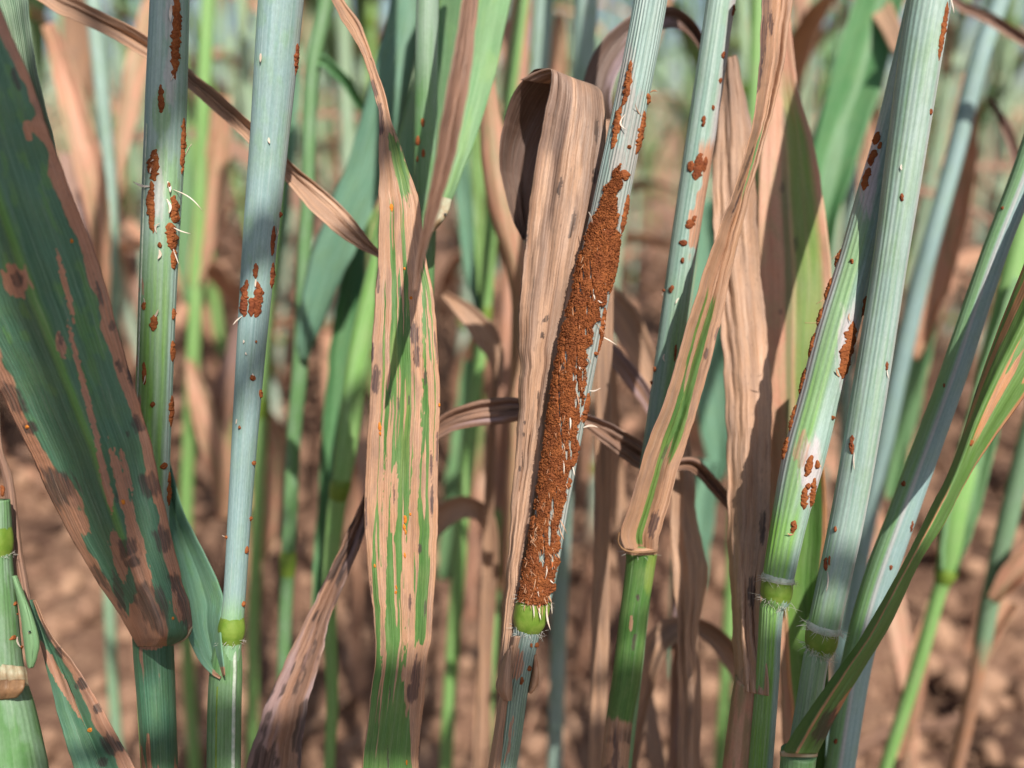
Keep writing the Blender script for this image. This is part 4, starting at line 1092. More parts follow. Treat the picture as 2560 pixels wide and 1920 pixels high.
# G: hairy-noded stem with the dead pinkish blade and sheath around its foot
def plant_g():
    rows = [(-160, 2300, 2375, .0905), (0, 2268, 2344, .090), (328, 2190, 2268, .089), (498, 2140, 2226, .0885), (640, 2100, 2190, .088), (833, 2040, 2142, .0875), (987, 2000, 2100, .0872), (1141, 1958, 2062, .087), (1280, 1933, 2022, .087), (1442, 1908, 1984, .087), (1500, 1902, 1974, .087), (1520, 1900, 1958, .0872), (1700, 1890, 1946, .088), (1920, 1872, 1930, .089)]
    st = Stem(rows, n=400, ribs=22, ribh=0.00005, na=96)
    root = thing('wheat_plant', 'silvery green wheat stem with white-ringed bright node, a dead pinkish blade at its foot', 'wheat plant', st.base)

    def sm(px, py, off, v):
        m = zmask(px)
        band = sst(-0.75, -0.5, off) * sst(0.35, 0.0, off)
        m[..., 2] = np.maximum(0.95 * band * sst(430, 640, py) * (0.55 + 0.6 * fbm(off * 6, py * 0.004, 3, 2)), sst(1180, 1330, py) * sst(0.75, 0.3, off))
        m[..., 3] = np.maximum(0.8 * sst(-0.55, -0.85, off) * sst(560, 700, py) * sst(1300, 1100, py), stain_near(px, py, [(2170, 400, 130), (2120, 880, 110), (2026, 1180, 80)], 26))
        m[..., 0] = 0.5 * blob(px, py, 2005, 1120, 20, 50, 15, .5, 3)
        return m
    s = st.build('stem', 'glaucous', root, sm)
    for sp, hw in [([(2194, 334), (2186, 370)], 9), ([(2184, 380), (2174, 425)], 9), ([(2170, 425), (2157, 486)], 9), ([(2200, 366), (2195, 385)], 6), ([(2098, 618), (2082, 665)], 8), ([(2076, 690), (2058, 750)], 7), ([(2054, 765), (2040, 815)], 7), ([(2036, 830), (2018, 895)], 7), ([(2012, 915), (1994, 985)], 7), ([(1988, 1010), (1972, 1080)], 6), ([(1968, 1090), (1955, 1150)], 6),
                   ([(2133, 812), (2124, 850), (2113, 900), (2103, 955)], 17), ([(2128, 658), (2127, 672)], 5), ([(2163, 745), (2158, 776), (2152, 800)], 5), ([(2030, 1138), (2022, 1162), (2014, 1192)], 11), ([(2044, 1150), (2041, 1172)], 6), ([(2022, 1205), (2018, 1222)], 6), ([(2014, 1215), (2008, 1272)], 9), ([(2037, 1192), (2032, 1225), (2027, 1268)], 6), ([(1987, 1296), (1983, 1330)], 8), ([(2081, 1042), (2080, 1052)], 4)]:
        pustule(st, sp, hw, s, h=0.00027, mat='rustorange' if False else 'rust')
    for a in [(2093, 625, 24, 5, 150), (2060, 745, 22, 5, 170), (2046, 808, 26, 6, 190), (2096, 948, 24, 7, 230), (2030, 1240, 24, 5, 200), (2045, 1152, 16, 5, 70), (1985, 1330, 18, 5, 190), (2120, 795, 20, 4, 90), (2168, 745, 18, 5, 80)]:
        flake(st, *a, s, lift=0.5, out=0.3, mat='straw')
    nd = collar_node(st, 1446, 1506, root, (1.06, 1.02, 1.04, 1.05, 1.0, 0.9))
    rg_ = collar_node(st, 1436, 1452, root, (1.0, 1.07, 1.1, 1.04), mat='ring', name='node_ring')
    hairs(st, 1448, rg_, 36, 0.0006, 4, 9); hairs(st, 1500, nd, 40, 0.0007, 6, 10)

    def dm(px, py, u, v):
        m = zmask(px)
        m[..., 1] = np.maximum(np.maximum(blob(px, py, 1880, 1480, 9, 40, 0, .5, 3), blob(px, py, 1905, 1320, 8, 40, 0, .5, 4)), 0.4 * sst(0.74, 0.8, fbm(u * 9, v * 0.03, 7, 2)))
        m[..., 3] = 0.5 * sst(0.55, 0.72, fbm(u * 5, v * 0.003, 113, 4)) + 0.6 * sst(420, 250, py)
        m[..., 2] = 0.5 * sst(0.7, 1.0, u) * sst(900, 700, py)
        return m
    bl = Blade([(1805, 150, .108, 1840, 138, .106), (1790, 230, .106, 1868, 250, .105), (1782, 330, .104, 1884, 330, .104), (1780, 450, .103, 1888, 450, .103), (1785, 600, .1015, 1896, 620, .1015), (1800, 800, .0995, 1916, 800, .1), (1814, 1000, .098, 1928, 1000, .098), (1818, 1200, .0962, 1926, 1200, .0955), (1821, 1360, .0948, 1918, 1340, .093),
                (1828, 1500, .0935, 1900, 1500, .0905), (1834, 1620, .0925, 1906, 1600, .0885), (1838, 1690, .092, 1918, 1690, .087), (1840, 1725, .0915, 1922, 1740, .0865)], n=380, nu=41, keel=-0.001, wave=0.0006, edge=4, seed=61, maskf=dm)
    b = bl.build('dead_blade', 'dead', root)
    tag(b, 'dead pinkish tan blade')
    ar = Blade([(1905, 100, .118, 1895, 60, .119), (1860, 120, .112, 1880, 60, .114), (1822, 150, .1075, 1850, 110, .108), (1805, 190, .1065, 1866, 220, .1055)], n=40, nu=15, seed=63)
    sh = Stem([(1700, 1838, 1924, .0905), (1760, 1828, 1920, .091), (1920, 1808, 1914, .092)], n=40, up=0, na=48, ribs=14, ribh=0.00004)

    def shm(px, py, off, v):
        m = zmask(px); m[..., 3] = 0.55 * sst(0.45, 0.65, fbm(off * 3, py * 0.008, 5, 3)); m[..., 1] = 0.9 * blob(px, py, 1922, 1742, 14, 12, 0, .4, 3)
        return m
    sh.build('dry_sheath', 'pinktan', root, shm)


# H: tall pale blue-green stem with a hairy node
def plant_h():
    rows = [(-160, 2312, 2420, .0838), (0, 2271, 2377, .0838), (320, 2226, 2322, .0838), (640, 2186, 2268, .0838), (960, 2135, 2218, .084), (1280, 2080, 2162, .0842), (1550, 2024, 2102, .0845), (1575, 2019, 2096, .0846), (1625, 2014, 2084, .0848), (1640, 2010, 2072, .085), (1780, 1988, 2050, .0862), (1920, 1965, 2028, .0875)]
    st = Stem(rows, n=340, ribs=26, ribh=0.00004, na=96)
    root = thing('wheat_plant', 'thick pale blue-green wheat stem with few dark rust lenses and a hairy dark green node', 'wheat plant', st.base)

    def sm(px, py, off, v):
        m = zmask(px)
        m[..., 2] = 0.35 * sst(0.45, 0.7, fbm(off * 4, py * 0.004, 5, 3)) * sst(0.8, 0.3, off) + 0.45 * sst(1480, 1560, py)
        m[..., 3] = 0.5 * sst(0.8, 0.97, off)
        return m
    s = st.build('stem', 'glaucous', root, sm)
    for sp, hw, mt in [([(2366, 25), (2356, 90), (2343, 172)], 6, 'rust'), ([(2325, 286), (2324, 302)], 4, 'rustdark'), ([(2254, 494), (2253, 516)], 6, 'rustdark'), ([(2217, 905), (2215, 930)], 4, 'rustdark'), ([(2131, 1086), (2129, 1136)], 7, 'rustdark'), ([(2090, 1312), (2088, 1328)], 4, 'rustdark'), ([(2066, 1390), (2064, 1424)], 6, 'rustdark'), ([(2075, 1385), (2074, 1410)], 3, 'rustdark')]:
        pustule(st, sp, hw, s, h=0.00018, mat=mt)
    for a in [(2252, 424, 14, 6, 85), (2136, 1130, 40, 4, 84), (2071, 1425, 44, 4, 84), (2216, 925, 22, 4, 80), (2367, 10, 40, 5, 70)]:
        flake(st, *a, s, lift=0.3)
    nd = collar_node(st, 1568, 1632, root, (1.04, 1.04, 1.06, 1.06, 1.0, 0.9))
    rg_ = collar_node(st, 1556, 1576, root, (1.0, 1.06, 1.08, 1.03), mat='ring', name='node_ring')
    hairs(st, 1568, rg_, 60, 0.0007, 8, 19); hairs(st, 1625, nd, 50, 0.0007, 10, 20)
    return st


# I: second slender stem leaning right, two-toned
def plant_i():
    rows = [(-120, 2700, 2764, .094), (150, 2620, 2686, .094), (400, 2542, 2608, .094), (640, 2452, 2514, .094), (960, 2342, 2408, .094), (1280, 2222, 2294, .0945), (1473, 2152, 2228, .0955), (1666, 2104, 2176, .097), (1920, 2064, 2134, .0985)]
    st = Stem(rows, n=240, ribs=20, ribh=0.00003, na=72)
    root = thing('wheat_plant', 'slender wheat stem leaning over, yellow-green along one side and powdery blue along the other', 'wheat plant', st.base)

    def sm(px, py, off, v):
        m = zmask(px)
        m[..., 2] = 0.9 * sst(0.0, -0.25, off) * (0.6 + 0.5 * fbm(off * 5, py * 0.004, 3, 2))
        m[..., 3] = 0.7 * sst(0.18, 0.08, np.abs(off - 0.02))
        return m
    s = st.build('stem', 'bluegrey', root, sm)
    for sp, hw in [([(2260, 1200), (2258, 1216)], 6), ([(2229, 1406), (2228, 1420)], 5), ([(2505, 520), (2504, 530)], 4), ([(2360, 960), (2358, 972)], 4), ([(2283, 1300), (2276, 1330)], 4), ([(2092, 1835), (2089, 1850)], 5)]:
        pustule(st, sp, hw, s, h=0.00016, mat='rustdark')


# J: diagonal green blade with orange margin, crossing in front at the right
def plant_j():
    L = [(2760, 120), (2650, 400), (2560, 659), (2499, 814), (2441, 976), (2383, 1153), (2322, 1280), (2248, 1427), (2151, 1596), (2074, 1704), (1997, 1812), (1953, 1882)]
    R = [(2900, 480), (2740, 720), (2565, 985), (2500, 1075), (2441, 1161), (2395, 1240), (2360, 1310), (2300, 1405), (2222, 1569), (2167, 1658), (2105, 1762), (2043, 1884)]
    dL = [.090, .088, .0865, .086, .0852, .0842, .0835, .0828, .082, .0815, .0812, .0812]
    dR = [.083, .083, .0828, .0826, .0822, .0818, .0815, .081, .0805, .0802, .0802, .0806]

    def bm(px, py, u, v):
        m = zmask(px)
        s1 = fbm(u * 9, v * 0.0025, 121, 3)
        e = np.minimum(u, 1 - u)
        t = sst(0.54, 0.62, s1) * sst(1250, 950, py)
        t = np.maximum(t, sst(0.07, 0.03, e) * sst(1500, 1200, py) * 0.9)
        t = np.maximum(t, sst(0.03, 0.01, np.abs(u - 0.42)) * sst(1150, 1250, py) * 0.75)
        t = np.maximum(t, blob(px, py, 2098, 1765, 8, 60, 35, 0.4, 6))
        m[..., 0] = t
        m[..., 1] = np.maximum(blob(px, py, 2062, 1812, 20, 50, 35, 0.4, 5), 0.8 * blob(px, py, 2440, 985, 4, 24, 20, .3, 2))
        m[..., 2] = 0.55 * sst(1300, 1000, py) * fbm(u * 8, v * 0.004, 5, 2) + 0.3 * sst(0.4, 0.2, u)
        return m
    bl = Blade([(L[i][0], L[i][1], dL[i], R[i][0], R[i][1], dR[i]) for i in range(len(L))], n=320, nu=41, vfold=-0.0025, mf=0.42, wave=0.0002, edge=2, seed=71, maskf=bm)
    st = Stem([(1880, 1953, 2040, .0822), (1960, 1948, 2030, .0826), (2060, 1940, 2018, .083)], n=24, up=0, na=40, ribs=14, ribh=0.00003)
    root = thing('wheat_plant', 'folded green blade with orange veins and a black blotch, slanting across the lower stems', 'wheat plant', st.base)
    b = bl.build('leaf_blade', 'orangeblade', root)
    pustule(bl, [(2427, 1098), (2424, 1116)], 6, b, h=0.00012, mat='rust')
    st.build('sheath', 'freshstem', root)
    cb = Blade([(1950, 1878, .0810, 2043, 1880, .0804), (1950, 1888, .0812, 2043, 1890, .0806)], n=6, nu=16, keel=-0.0008, th=0.0004, wave=0, edge=0)
    cb.build('collar', 'collar', root)




# K: corner plant with bright node and brown collar
def plant_k():
    st = Stem([(1250, -30, 22, .083), (1330, -34, 26, .083), (1390, -36, 26, .083), (1500, -42, 36, .0828), (1690, -50, 55, .0826), (1780, -44, 80, .0826), (1920, -36, 110, .0828)], n=160, up=0.0, na=60, ribs=18, ribh=0.00003)
    root = thing('wheat_plant', 'wheat plant with pale torn ligule over a brown collar and scorched drooping blade', 'wheat plant', st.base)

    def sm(px, py, off, v):
        m = zmask(px)
        m[..., 2] = 0.4 * sst(0.5, 0.65, fbm(off * 4, py * 0.01, 5, 3))
        return m
    s = st.build('stem', 'freshstem', root, sm)
    nd = collar_node(st, 1318, 1388, root, (1.0, 1.1, 1.15, 1.12, 0.98))
    hairs(st, 1388, nd, 20, 0.0004, 5, 31)
    for sp, hw in [([(38, 1505), (38, 1515)], 5), ([(33, 1585), (33, 1597)], 9), ([(57, 1618), (57, 1628)], 4), ([(44, 1535), (44, 1540)], 3), ([(5, 1210), (6, 1240)], 6)]:
        pustule(st, sp, hw, s, h=0.00016)
    flake(st, 42, 1592, 22, 7, 90, s)
    lg = Blade([(-40, 1655, .0822, 62, 1668, .0815), (-40, 1680, .0818, 66, 1690, .0810), (-40, 1705, .0820, 70, 1715, .0812)], n=14, nu=40, keel=-0.0008, th=0.00015, edge=7, seed=91, wave=0.0006)
    lg.build('ligule', 'collar', root)
    co = Blade([(-40, 1700, .0816, 64, 1700, .0808), (-42, 1730, .0812, 62, 1722, .0803), (-40, 1752, .0816, 45, 1742, .0809)], n=12, nu=30, keel=-0.0004, th=0.0003, edge=6, seed=92, wave=.0004)
    co.build('collar', 'browncollar', root)
    br = Blade([(30, 1440, .0818, 42, 1440, .0816), (38, 1470, .0815, 66, 1500, .0812), (52, 1540, .0812, 88, 1560, .0808), (60, 1600, .081, 98, 1610, .0806), (66, 1650, .081, 92, 1645, .0806), (72, 1670, .081, 82, 1668, .0808)], n=60, nu=17, keel=-0.0006, seed=93)
    br.build('bract', 'greenblade', root)
    DROPS.append((br, 76, 1580, 4, 'small bract by the torn ligule'))
    # brown strip blade above and scorched blade below it
    b1 = Blade([(-40, 1000, .087, 0, 1000, .087), (-10, 1120, .0868, 6, 1120, .0866), (8, 1200, .0865, 30, 1190, .0865), (18, 1290, .0862, 44, 1280, .086), (30, 1400, .0858, 56, 1380, .0855), (45, 1490, .0852, 78, 1500, .0848), (76, 1570, .085, 92, 1575, .0846)], n=100, nu=15, keel=-0.0005, seed=94)
    b1.build('dead_blade', 'deadbrown', root)

    def bm(px, py, u, v):
        m = zmask(px); w = fbm(v * 0.015, u * 0, 96, 4)
        t = sst(0.20 + 0.35 * w, 0.10 + 0.28 * w, 1 - u)
        t = np.maximum(t, blob(px, py, 150, 1700, 10, 110, -28, 0.3, 3))
        m[..., 0] = t
        g = np.zeros_like(px)
        for bl in [(150, 1630, 8, 16, -30), (205, 1710, 14, 14, -30), (245, 1770, 10, 14, -30), (275, 1860, 20, 28, -30), (258, 1905, 14, 14, 0), (110, 1570, 6, 40, -30), (300, 1865, 6, 16, -30)]:
            g = np.maximum(g, blob(px, py, *bl, 0.45, int(bl[1]), 0.06))
        m[..., 1] = g
        return m
    b2 = Blade([(74, 1500, .0846, 88, 1500, .0845), (92, 1577, .084, 132, 1590, .0838), (112, 1660, .0835, 190, 1665, .0834), (140, 1770, .0828, 250, 1765, .0828), (176, 1890, .082, 318, 1885, .0822), (200, 1980, .0815, 352, 1960, .0818), (230, 2100, .081, 380, 2060, .0812)], n=160, nu=31, vfold=0.0012, wave=0.0003, edge=3, seed=97, maskf=bm)
    b = b2.build('leaf_blade', 'darkblade', root)
    pustule(b2, [(226, 1818), (228, 1830)], 6, b, h=0.0001, mat='rustorange')


# ---- dry and broad blades standing just behind
def ground_stem(root, x, y, w, d, mat='dead'):
    st = Stem([(y, x - w / 2, x + w / 2, d), (y + 60, x - w / 2, x + w / 2, d)], n=8, up=0, na=16)
    st.build('stem', mat, root)
    return st


def lone_blade(name, label, cat, blades, foot, parts=('leaf_blade',), stem_mat='dead', group=None):
    """a plant of which the photograph shows blades only; its stem runs to the soil outside the view"""
    x, y, w, d = foot
    st = Stem([(y, x - w / 2, x + w / 2, d), (y + 60, x - w / 2, x + w / 2, d)], n=8, up=0, na=16)
    root = thing(name, label, cat, st.base, group)
    st.build('stem', stem_mat, root)
    for k, (bl, mat) in enumerate(blades):
        bl.build(parts[min(k, len(parts) - 1)], mat, root)
    return root


def dead_mask(seed, dk=0.5, sp=0.0):
    def f(px, py, u, v):
        m = zmask(px)
        m[..., 3] = 0.8 * sst(0.48, 0.68, fbm(u * 5, v * 0.006, seed, 4)) * dk * 1.5
        m[..., 1] = sp * sst(0.52, 0.68, fbm(u * 7, v * 0.016, seed + 3, 4))
        return m
    return f


def dry_blades():
    # dry ribbon crossing diagonally behind the rusted stems
    bl = Blade(crows([(40, -70, 46, .102), (141, 0, 52, .1005), (241, 48, 48, .099), (372, 122, 48, .0975), (465, 191, 38, .0968), (625, 331, 42, .096), (715, 422, 44, .0955), (820, 525, 62, .0955, .002), (900, 600, 38, .0955), (950, 640, 12, .0958), (975, 660, 4, .096)]), n=220, nu=25, keel=0.0010, wave=0.0005, edge=3, seed=201, maskf=dead_mask(203, 0.4))
    st = Stem([(-60, -90, -40, .105), (400, -95, -40, .112), (1100, -110, -50, .118), (1500, -120, -55, .12)], n=60, na=20)
    root = thing('wheat_plant', 'dry brown ribbon of a blade slanting down behind the two rusted pale stems', 'wheat plant', st.base)
    st.build('stem', 'dead', root)
    nr = bl.G[0, 12]
    bl.build('dead_blade', 'dead', root)
    lk = Blade(crows([(-65, -110, 40, .1045), (0, -92, 44, .103), (60, -55, 46, .1015)]), n=20, nu=11, seed=204)
    lk.build('dead_blade', 'dead', root)
    gb = Blade([(-120, -260, .104, -70, -290, .104), (-60, -140, .094, 30, -160, .093), (-20, -40, .0865, 64, -50, .0855), (10, 60, .083, 76, 60, .0822), (30, 170, .0815, 92, 170, .081), (60, 270, .081, 114, 268, .0808), (95, 340, .081, 134, 345, .0808), (128, 420, .081, 146, 420, .0808), (150, 480, .0812, 156, 480, .0811)], n=110, nu=21, keel=0.0008, seed=207)
    gb.build('leaf_blade', 'greyblade', root)
    # dark brown speckled blade, lower middle
    bl = Blade([(925, 1190, .098, 940, 1205, .098), (902, 1250, .0975, 922, 1270, .097), (872, 1320, .097, 908, 1340, .0965), (841, 1388, .0965, 878, 1420, .096), (794, 1492, .096, 836, 1520, .0955), (760, 1558, .0955, 818, 1580, .095), (698, 1685, .095, 800, 1660, .094), (659, 1778, .0945, 772, 1755, .0935), (620, 1900, .094, 752, 1900, .093), (590, 2020, .094, 735, 2030, .093)], n=200, nu=31, vfold=0.0015, mf=0.55, wave=0.0004, edge=4, seed=211, maskf=dead_mask(213, 0.6, 0.95))
    lone_blade('wheat_leaf', 'dark brown blotched dead blade slanting up to the striped blade', 'leaf', [(bl, 'deadbrown')], (660, 2000, 60, .094))
    # long dry ribbon running sideways behind the crusted stem
    bl = Blade(crows([(1050, 1105, 30, .100), (1110, 1062, 46, .099), (1170, 1040, 58, .098), (1240, 1028, 66, .098), (1320, 1024, 50, .0985), (1400, 1030, 26, .099), (1465, 1052, 30, .0992), (1530, 1092, 56, .0992), (1600, 1138, 62, .0995), (1660, 1165, 40, .101), (1730, 1160, 34, .103), (1790, 1220, 32, .105), (1850, 1290, 24, .107)]), n=220, nu=21, keel=0.0008, wave=0.0006, edge=3, seed=221, maskf=dead_mask(223, 0.7, 0.6))
    lone_blade('wheat_leaf', 'dry brown ribbon running sideways behind the thickly crusted stem', 'leaf', [(bl, 'deadbrown'), (Blade(crows([(1860, 1290, 22, .107), (1880, 1420, 26, .108), (1885, 1600, 34, .109), (1880, 2010, 40, .110)]), n=40, nu=9), 'dead')], (1880, 2000, 40, .110), ('dead_blade', 'dry_sheath'))
    # arching dark blade behind
    bl = Blade(crows([(1505, 330, 60, .106), (1492, 230, 74, .106), (1530, 130, 76, .107), (1600, 62, 60, .108), (1680, 44, 52, .110), (1730, 74, 34, .112), (1760, 130, 16, .113), (1780, 220, 6, .114)]), n=120, nu=21, keel=0.0012, seed=231, maskf=dead_mask(233, 0.8, 0.4))
    lone_blade('wheat_leaf', 'dark brown dead blade arched over behind the crusted stem top', 'leaf', [(bl, 'deaddark'), (Blade(crows([(1508, 300, 60, .1062), (1512, 600, 46, .107), (1508, 1100, 40, .109), (1500, 1600, 44, .111), (1490, 2010, 44, .112)]), n=60, nu=11, maskf=dead_mask(5, .6)), 'dead')], (1490, 2000, 44, .112), ('dead_blade', 'dry_sheath'))
    # pink and green broad blade
    def pm(px, py, u, v):
        m = zmask(px)
        g = sst(0.42, 0.55, u + 0.12 * (fbm(v * 0.004, u * 3, 4, 3) - 0.5)) * sst(0.95, 0.80, u + 0.10 * (fbm(v * 0.006, u * 3, 9, 3) - 0.5))
        m[..., 2] = g * sst(150, 330, py)
        m[..., 3] = 0.8 * sst(0.06, 0.03, np.abs(u - 0.40)) * sst(250, 500, py)
        gg = np.zeros_like(px)
        for b_ in [(1990, 610, 8, 24, 0), (1950, 780, 8, 10, 0), (1955, 470, 6, 16, 0), (1960, 300, 8, 30, 0)]:
            gg = np.maximum(gg, blob(px, py, *b_, .4, int(b_[1]), .07))
        m[..., 1] = gg * 0.6
        return m
    bl = Blade([(1960, -60, .112, 1968, -70, .112), (1935, 60, .110, 1976, 60, .110), (1915, 230, .108, 1998, 230, .108), (1902, 367, .107, 2036, 367, .1065), (1896, 540, .106, 2064, 540, .1055), (1898, 700, .106, 2078, 700, .1055), (1905, 900, .106, 2070, 900, .1055), (1915, 1150, .107, 2060, 1150, .106), (1925, 1400, .108, 2052, 1400, .107), (1950, 1700, .109, 2060, 1700, .108), (1960, 1990, .11, 2060, 1990, .109)], n=260, nu=31, vfold=0.001, seed=241, maskf=pm)
    lone_blade('wheat_leaf', 'broad blade half salmon pink and half fresh green behind the ringed nodes', 'leaf', [(bl, 'pinktan')], (2010, 1980, 70, .110), stem_mat='freshstem')
    def gm(px, py, u, v):
        m = zmask(px); m[..., 0] = sst(0.84, 0.93, u) * sst(1800, 1500, py) + 0.9 * sst(0.12, 0.05, u) * sst(1400, 1650, py)
        m[..., 2] = 0.5 * sst(0.5, 0.2, u)
        return m
    bl = Blade([(2000, 960, .102, 2020, 950, .102), (1992, 1100, .101, 2050, 1100, .101), (1975, 1300, .100, 2068, 1290, .100), (1962, 1500, .0995, 2058, 1480, .0995), (1965, 1650, .0995, 2070, 1650, .0995), (1980, 1800, .1, 2068, 1800, .1), (1990, 2000, .101, 2060, 2000, .101)], n=160, nu=25, vfold=0.002, seed=245, maskf=gm)
    lone_blade('wheat_leaf', 'green blade with thin orange margin standing between the two ringed nodes', 'leaf', [(bl, 'orangeblade')], (2025, 1990, 60, .101), stem_mat='freshstem')
    # lower dry blade with a waist
    bl = Blade([(1690, 1060, .110, 1720, 1060, .112), (1680, 1180, .108, 1735, 1180, .110), (1676, 1290, .107, 1742, 1300, .109), (1678, 1380, .1065, 1764, 1390, .108), (1683, 1440, .106, 1768, 1430, .1075), (1690, 1520, .106, 1754, 1520, .1065), (1692, 1600, .106, 1748, 1600, .1065), (1694, 1720, .106, 1753, 1720, .107), (1690, 1920, .106, 1750, 1920, .107), (1688, 2040, .106, 1748, 2040, .107)], n=200, nu=25, keel=-0.001, wave=0.0006, edge=4, seed=251, maskf=dead_mask(253, 0.4, 0.25))
    lone_blade('wheat_leaf', 'upright brown dead blade pinched at a waist beside the mottled sheath', 'leaf', [(bl, 'dead')], (1720, 2020, 50, .107))
    # arching straw curl at the bottom
    bl = Blade(crows([(1560, 2020, 40, .118), (1580, 1860, 44, .118), (1606, 1720, 56, .118), (1632, 1625, 66, .118, .002), (1680, 1575, 62, .119, .003), (1745, 1566, 40, .121), (1805, 1610, 52, .122), (1850, 1680, 50, .123), (1880, 1760, 34, .124), (1890, 1830, 8, .125)]), n=140, nu=21, keel=0.0012, seed=261, maskf=dead_mask(263, 0.5))
    lone_blade('wheat_leaf', 'pale dry blade bent over into a hoop near the soil', 'leaf', [(bl, 'dead')], (1558, 2010, 40, .118))
    # pale straw triangle and grey ribbon between crusted stem and blotched stem
    bl = Blade(crows([(1480, 640, 30, .135), (1510, 730, 60, .133), (1560, 800, 80, .132), (1610, 900, 60, .132), (1650, 1010, 34, .133), (1672, 1150, 16, .135)]), n=80, nu=17, keel=0.001, seed=271, maskf=dead_mask(273, .3))
    b2 = Blade(crows([(1420, 730, 20, .112), (1500, 845, 30, .112), (1560, 920, 44, .112), (1612, 990, 40, .113), (1660, 1090, 30, .115), (1700, 1250, 40, .118), (1700, 1600, 44, .125), (1690, 2000, 44, .13)]), n=100, nu=17, keel=0.0008, seed=275, maskf=dead_mask(277, .9, .3))
    lone_blade('wheat_leaf', 'grey-brown withered ribbon with a pale straw blade beside the crusted stem', 'leaf', [(bl, 'dead'), (b2, 'deadbrown'), (Blade(crows([(1500, 760, 40, .134), (1530, 1000, 34, .136), (1560, 1400, 36, .14), (1660, 2000, 40, .13)]), n=40, nu=9), 'dead')], (1690, 1990, 40, .13), ('leaf_blade', 'dead_blade', 'dry_sheath'))
    # small straw blade right of the striped blade
    bl = Blade(crows([(1110, 735, 14, .128), (1160, 775, 44, .127), (1215, 840, 62, .126), (1242, 900, 40, .126), (1236, 980, 22, .126), (1225, 1200, 24, .128), (1215, 1600, 30, .134), (1205, 2020, 34, .138)]), n=110, nu=17, keel=0.0008, seed=281, maskf=dead_mask(283, .3))
    lone_blade('wheat_leaf', 'short pale straw blade kinked beside the striped blade', 'leaf', [(bl, 'dead')], (1205, 2010, 34, .138))
    # orange-brown curl between green blade and folded dead blade
    bl = Blade(crows([(1225, 130, 10, .130), (1222, 230, 40, .128), (1230, 330, 62, .126), (1246, 450, 74, .125), (1268, 560, 70, .125), (1290, 660, 56, .126), (1298, 760, 40, .128), (1290, 1000, 34, .131), (1275, 1500, 34, .138), (1260, 2020, 34, .143)]), n=150, nu=19, keel=-0.0015, seed=291, maskf=dead_mask(293, .3))
    lone_blade('wheat_leaf', 'orange-brown dry blade cupped beside the folded dead blade', 'leaf', [(bl, 'pinktan')], (1260, 2010, 34, .143))
    bl = Blade(crows([(1050, 1400, 20, .134), (1075, 1340, 40, .132), (1110, 1290, 56, .131), (1165, 1268, 56, .131), (1210, 1290, 46, .132), (1228, 1350, 36, .133), (1222, 1500, 34, .134), (1205, 1750, 34, .136), (1195, 2020, 34, .138)]), n=120, nu=17, keel=0.001, seed=295, maskf=dead_mask(297, .3))
    lone_blade('wheat_leaf', 'pale straw blade hooped beside the lower half of the striped blade', 'leaf', [(bl, 'dead')], (1195, 2010, 34, .138))


for fn in (plant_a, plant_b, plant_c, plant_d, plant_e, plant_f, plant_g, plant_h, plant_i, plant_j, plant_k, dry_blades):
    fn()


# ------------------------------------------------------------------ plants standing a little way behind (out of focus)
def bg_plant(label, stem=None, smat='freshstem', blades=(), nodes=(), foot=None, name='wheat_plant', group=None, smask=None):
    if stem is not None:
        st = Stem(stem, n=90, na=28, ribs=0)
    else:
        x, y, w, d = foot
        st = Stem([(y, x - w / 2, x + w / 2, d), (y + 60, x - w / 2, x + w / 2, d)], n=8, up=0, na=14)
    root = thing(name, label, 'wheat plant' if name == 'wheat_plant' else 'leaf', st.base, group)
    st.build('stem', smat, root, smask)
    for k, (rows, mat, keel) in enumerate(blades):
        Blade(crows(rows), n=70, nu=15, keel=keel, wave=0.0005, edge=4, seed=300 + PN[0] + k, maskf=dead_mask(310 + k + PN[0], .35, .25) if mat.startswith('dead') or mat == 'pinktan' else None).build('dead_blade' if mat.startswith('dead') or mat == 'pinktan' else 'leaf_blade', mat, root)
    PN[0] += 3
    for y0, y1 in nodes:
        collar_node(st, y0, y1, root, (1.0, 1.12, 1.15, 1.1, 1.0), na=20)
    return root


def dead_low(y0, y1):
    def f(px, py, off, v):
        m = zmask(px); m[..., 0] = sst(y0, y1, py + 80 * (fbm(px * .05, py * .01, 3, 2) - .5)); m[..., 2] = 0.4 * sst(300, 900, py)
        return m
    return f


